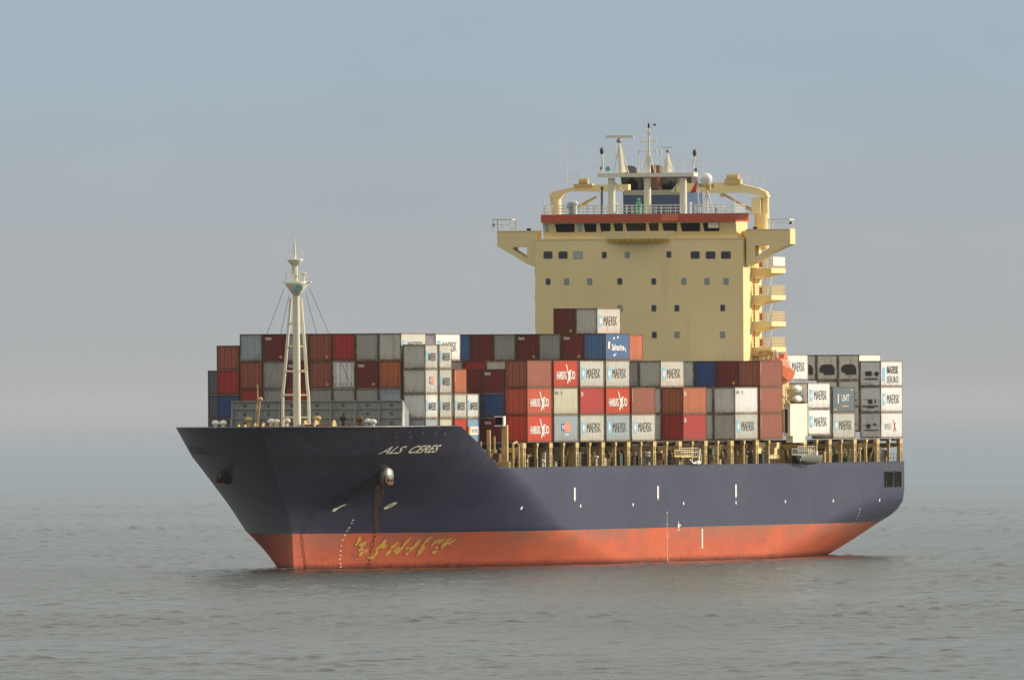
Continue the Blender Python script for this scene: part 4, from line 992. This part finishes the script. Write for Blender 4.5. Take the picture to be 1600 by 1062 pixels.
        st('I', 2.6, 3.2, h*.36, h*.72, 'textwhite', .03); st('UNIT', 4.8, 9.0, h*.44, h*.70, 'textwhite', .02); rect(5.2, 8.6, h*.23, h*.27, 'ochre', 'code_marks'); rect(9.8, 11.2, h*.86, h*.90, 'ochre', 'code_marks'); rect(.6, 2.0, h*.10, h*.14, 'ochre', 'code_marks')
    elif side_ == 'arrow':
        st('HAMBURG', 2.2, 6.0, h*.34, h*.58, 'curtain', .0); 
        def r_(mb): mb.add([(X+.014, 6.6, h*.74), (X+.014, 7.0, h*.70), (X+.014, 8.6, h*.26), (X+.014, 8.1, h*.28)], [(0, 1, 2, 3)]); mb.add([(X+.016, 8.2, h*.60), (X+.016, 7.9, h*.62), (X+.016, 6.9, h*.24), (X+.016, 7.2, h*.24)], [(0, 1, 2, 3)])
        part('emblem', cmesh(('emblem', 'r', h), r_, M['red']))
    elif side_ == 'band': rect(.2, 5.8, h*.32, h*.66, 'textwhite', 'white_band'); rect(.3, 1.5, h*.36, h*.66, 'yellow', 'emblem', .02); st('NYK', 2.2, 5.2, h*.40, h*.56, 'navy', nm='lettering')
    def ft(s, x0, x1, z0, z1, mat): part('lettering', cmesh(('lettering', s, x0, x1, z0, z1, mat), lambda mb: text_mb(mb, s, lambda u, v: (x0+u*(x1-x0), .006, z0+v*(z1-z0)), .02), M[mat]))
    if front and 't' in front: ft('tex', -.98, -.25, h-.66, h-.30, 'textwhite')
    if front and 'y' in front: part('warning_sticker', cmesh(('warning_sticker',), lambda mb: mb.tube((.72, .006, .45), (.72, .028, .45), .16, n=12), M['yellow']))
    if front and 's' in front: part('name_strip', cmesh(('name_strip', h), lambda mb: mb.box((-.7, .85), (.0, .02), (h-.42, h-.34)), M['curtain']))
    return e
TZ = 2.92; SZ = 2.62
def hc(t): return ZB+TZ*(t-1)
def sz(t): return ZB+SZ*(t-1)
ROWS = {4: 'top row', 3: 'second row from the top', 2: 'third row from the top, half behind the grey breakwater'}
ORD = ['first', 'second', 'third', 'fourth', 'fifth', 'sixth', 'seventh', 'eighth', 'ninth']
NAMES = {id(LIGHT): 'light grey'}
def cname(col):
    return {LIGHT: 'light grey', SHADEG: 'grey', WHITE: 'white', CREAMC: 'cream', GREYB: 'blue grey', SLATE: 'slate grey', MAROON: 'maroon', BROWN: 'brick red', ROSY: 'rosy brown', DRED: 'dark red', RED: 'red', HRED: 'bright orange red', ORB: 'orange brown', NAVY: 'navy blue', BLUE: 'mid blue', SKYB: 'sky blue'}[col]
# bow block
B1 = BAYS['b1']
tier = {4: [(10,GREYB,'ribs',''),(9,MAROON,'doors','ty'),(8,SHADEG,'ribs',''),(7,BROWN,'doors','y'),(6,RED,'doors',''),(5,SHADEG,'ribs',''),(4,LIGHT,'ribs','')],
        3: [(10,BROWN,'doors',''),(9,SHADEG,'ribs',''),(8,MAROON,'doors','t'),(7,ROSY,'doors','y'),(6,WHITE,'doors',''),(5,MAROON,'doors','ty'),(4,ORB,'doors','')],
        2: [(10,RED,'doors',''),(9,SHADEG,'ribs',''),(8,RED,'doors',''),(7,SHADEG,'ribs',''),(6,SHADEG,'ribs',''),(5,SHADEG,'ribs',''),(4,GREYB,'ribs','s')]}
for t, L_ in tier.items():
    for i, (c, col, en, fr) in enumerate(L_):
        container(col, c, B1, hc(t), end=en, front=fr, x=14.95-2.515*(c-1)+.15, side_='star' if (c == 4 and t == 4) else None,
                  label=f"{cname(col)} container end, {ORD[i]} from left, {'top row' if t==4 else 'second row' if t==3 else 'row above the breakwater'} behind the foremast")
for t, col, nm in ((4, BROWN, 'brick red container end, topmost of the leftmost tall bow stack'), (3, RED, 'bright red container end between the brick red and navy ones at the far left'), (2, NAVY, 'navy blue container end low at the far left behind the breakwater corner')):
    container(col, 11, B1, sz(t), h=2.615, end='doors', x=14.95-2.515*10+.15, label=nm)
for t, col, nm in ((3, SLATE, 'slate grey container end, topmost at the extreme left edge of the cargo'), (2, SLATE, 'grey container end in the middle at the extreme left edge of the cargo'), (1, SLATE, 'grey container end lowest at the extreme left edge of the cargo, above the bow')):
    container(col, 0, BAYS['b2'], sz(t), h=2.615, end='ribs', x=-14.15, label=nm)
L20 = 6.058; X3 = 11.4-W/2
for t, c1, s1, c2, s2 in ((4, LIGHT, 'star', LIGHT, 'star'), (3, LIGHT, 'nedlloyd', LIGHT, 'star'), (2, WHITE, 'star', LIGHT, 'star'), (1, GREYB, None, CREAMC, None)):
    r = {4: 'top row', 3: 'second row', 2: 'third row', 1: 'lowest visible row'}[t]
    container(c1, 3, B1, sz(t), L=L20, h=2.615, end='ribs', side_=s1, x=X3, label=f"{cname(c1)} short container{' with coral square' if s1=='nedlloyd' else ' with lettering' if s1 else ''}, {r}, left column above the ship's name")
    container(c2, 3, B1+6.9, sz(t), L=L20, h=2.615, end='ribs', side_=s2, x=X3, label=f"{cname(c2)} short container{' with lettering' if s2 else ''}, {r}, second column above the ship's name")
B2a, B2b = -14.29, -7.97
container(ORB, 3, B2a, sz(3), L=L20, h=2.615, side_='column', x=X3, label='orange brown short container with white code marks, topmost of the third short column')
container(LIGHT, 3, B2a, sz(2), L=L20, h=2.615, end='ribs', side_='star', x=X3, label='rust streaked light grey short container below the orange brown one')
container(HRED, 3, B2a, sz(1), L=L20, h=2.615, x=X3, label='bright red short container low at the end of the bow bulwark')
container(WHITE, 3, B2b, sz(2), L=L20, h=2.615, end='ribs', side_='star', x=X3, label='pale short container with dark lettering, on top of the sky blue one')
container(SKYB, 3, B2b, sz(1), L=L20, h=2.615, end='ribs', side_='band', x=X3, label='sky blue short container with white band at the slope of the bulwark')
# front faces of the third bay
b = BAYS['b3']
container(ROSY, 1, b, hc(3), side_=None, label='rosy brown container, top of the first tall side stack, dark red end to the bow')
container((.66,.13,.07), 1, b, hc(2), side_='hsud', label='faded orange red container with white lettering, middle of the first tall side stack')
container(HRED, 1, b, hc(1), side_='hsud', label='vivid red container with white lettering, bottom of the first tall side stack')
for t, col, fr, w_ in ((3, MAROON, 't', 'top'), (2, NAVY, '', 'middle'), (1, MAROON, 't', 'bottom')):
    container(col, 2, b, sz(t), h=2.615, front=fr, label=f'{cname(col)} container end, {w_} of the stack left of the dark red column')
    if t != 2 or 1: container(col, 3, b, sz(t), h=2.615, label=f'{cname(col)} container end, {w_} of the stack second left of the dark red column')
container(WHITE, 5, b, hc(4), end='ribs', side_='star', label='large dirty white container behind the short ones at the top row')
b = BAYS['b4']
for c, col, w_ in ((3, LIGHT, 'right'), (4, RED, 'middle'), (5, LIGHT, 'left')): container(col, c, b, hc(3), end='ribs' if col is LIGHT else 'doors', label=f'{cname(col)} container strip above the maroon ends, {w_} one of three')
container(HRED, 1, b, hc(3), side_='hsud', label='bright orange red container with white lettering, top of the second tall side stack')
container(CREAMC, 1, b, hc(2), side_='corner', end='ribs', label='rust streaked cream container with small corner writing, middle of the second side stack')
container(GREYB, 1, b, hc(1), side_='nedlloyd', end='ribs', label='pale grey container with blue and coral squares, bottom of the second side stack')
b = BAYS['b5']
container(LIGHT, 1, b, hc(3), side_='star', end='ribs', label='light grey container with dark lettering, top of the third side stack')
container(RED, 1, b, hc(2), side_='cornerwhite', label='plain red container with small white corner mark, middle of the third side stack')
container(LIGHT, 1, b, hc(1), side_='star', end='ribs', label='dingy grey container with dark lettering, bottom of the third side stack')
b = BAYS['b6']
container(LIGHT, 1, b, hc(3), side_='star', end='ribs', label='light grey container with dark lettering directly under the mid blue one')
container(HRED, 1, b, hc(2), side_='hsud', label='bright orange red container with white lettering, middle of the fourth side stack')
container(GREYB, 1, b, hc(1), side_='star', end='ribs', label='pale container with dark lettering and blue square, bottom of the fourth side stack')
for i, (c, col, en, fr) in enumerate([(7,BLUE,'ribs',''),(6,MAROON,'doors',''),(5,SHADEG,'ribs','s'),(4,MAROON,'doors','ty'),(3,SHADEG,'ribs',''),(2,MAROON,'doors','ty')]):
    container(col, c, b, hc(4), end=en, front=fr, label=f"{cname(col)} container end, {ORD[i]} from left in the high row before the deckhouse")
container(BLUE, 1, b, hc(4), side_='kline', label='mid blue container with scattered white lettering at the right end of the high row')
b = BAYS['b7']
container(ROSY, 1, b, hc(2), side_='column', label='rosy brown container standing alone on a light grey lettered one')
container(LIGHT, 1, b, hc(1), side_='star', end='ribs', label='light grey lettered container under the lone rosy brown one')
b = BAYS['b9']
container(ORB, 1, b, hc(2), side_='cornerwhite', label='orange brown container with small white mark on top of a red one amidships')
container(RED, 1, b, hc(1), side_='cornerwhite', label='red container with small white mark under the orange brown one, above the gangway')
container(LIGHT, 2, b, hc(3), side_='star', end='ribs', label='light grey lettered container set back above the maroon and orange brown one')
container(LIGHT, 2, b, hc(2), end='ribs', label='light grey container of which a sliver shows beside the rosy brown side')
container(LIGHT, 2, b, hc(1), end='ribs', label='light grey container of which a sliver shows in the bottom row amidships')
container(SHADEG, 3, b, hc(3), end='ribs', label='shaded grey container end left of the set back lettered container')
container(SLATE, 4, b, hc(3), end='ribs', label='dark grey container end just right of the lettered one under the mid blue container')
b = BAYS['b10']
container((.62,.19,.11), 5, b, hc(4), label='plain salmon container at the right end of the high row before the deckhouse')
container(MAROON, 7, b, hc(5), front='y', label='maroon container end, left of the three faces standing highest before the deckhouse')
container(LIGHT, 6, b, hc(5), side_='star', end='ribs', label='white lettered container standing highest of all against the cream deckhouse')
b = BAYS['b11']
container(WHITE, 1, b, hc(2), side_='corner', end='ribs', label='pale white container with tiny corner writing above a dingy lettered one')
container(LIGHT, 1, b, hc(1), side_='star', end='ribs', label='dingy lettered container left of the lowest rosy brown one')
for t, w_ in ((2, 'upper'), (1, 'lower')): container(LIGHT, 2, b, hc(t), end='ribs', label=f'ribbed light grey container end seen edge on beside the {"orange brown" if t==2 else "red"} container, {w_} of two')
b = BAYS['b12']
for t, w_ in ((3, 'top'), (2, 'middle'), (1, 'bottom')): container(ROSY, 1, b, hc(t), side_='column', label=f'rosy brown container with white code marks, {w_} of the stack beside the deckhouse')
container(MAROON, 2, b, hc(3), front='y', label='maroon container end next to the rosy brown stack by the deckhouse')
container(NAVY, 3, b, hc(3), label='navy blue container end in front of the foot of the deckhouse')
container(LIGHT, 4, b, hc(3), end='ribs', label='pale grey container end left of the navy blue one at the deckhouse foot')
# stern block
b = BAYS['s1']; z0 = 13.66
container(WHITE, 1, b, z0, side_='star', end='reefer', reefer=3, label='bright white lettered container, lower of two right of the cream stair tower')
container(WHITE, 1, b, z0+2.96, side_='star', end='reefer', reefer=2, label='bright white lettered container, upper of two right of the cream stair tower')
container(WHITE, 2, b, z0+6.15, side_='star', end='reefer', reefer=1, label='bright white lettered container partly behind the orange lifeboat')
b = BAYS['s2']
container(LIGHT, 1, b, ZB, side_='star', end='ribs', label='grey lettered container under the slate one with pale writing near the stern')
container(SLATE, 1, b, hc(2), side_='slate', end='ribs', label='slate grey container with pale writing near the stern')
b = BAYS['s4']
container(WHITE, 1, b, hc(3), side_='sealand', end='reefer', reefer=1, label='white container with two stained lines of lettering, top at the stern end')
container(WHITE, 1, b, hc(2), side_='star', end='reefer', reefer=2, label='clean white lettered container, middle at the stern end')
container(WHITE, 1, b, hc(1), side_='arrow', end='reefer', reefer=3, label='white container with small red slash, bottom at the stern end')
for c, w_ in ((2, 'right'), (3, 'left')):
    container((.86,.82,.70), c, b, hc(3)+.72, end='reefer', reefer=0, label=f'refrigerated container end with black oval fan opening, {w_} of the top pair')
container((.86,.82,.70), 4, b, hc(3)+.72, end='reefer', reefer=0, label='refrigerated container end mostly hidden behind the white lettered one near the lifeboat')
for c, w_ in ((2, 'right'), (3, 'left')): container((.82,.79,.68), c, b, hc(2)+.72, end='reefer', reefer=2, label=f'refrigerated container end partly hidden behind the slate container, {w_} one')
container((.82,.79,.68), 2, b, hc(1)+.72, end='reefer', reefer=3, label='refrigerated container end low beside the grey lettered container near the stern')
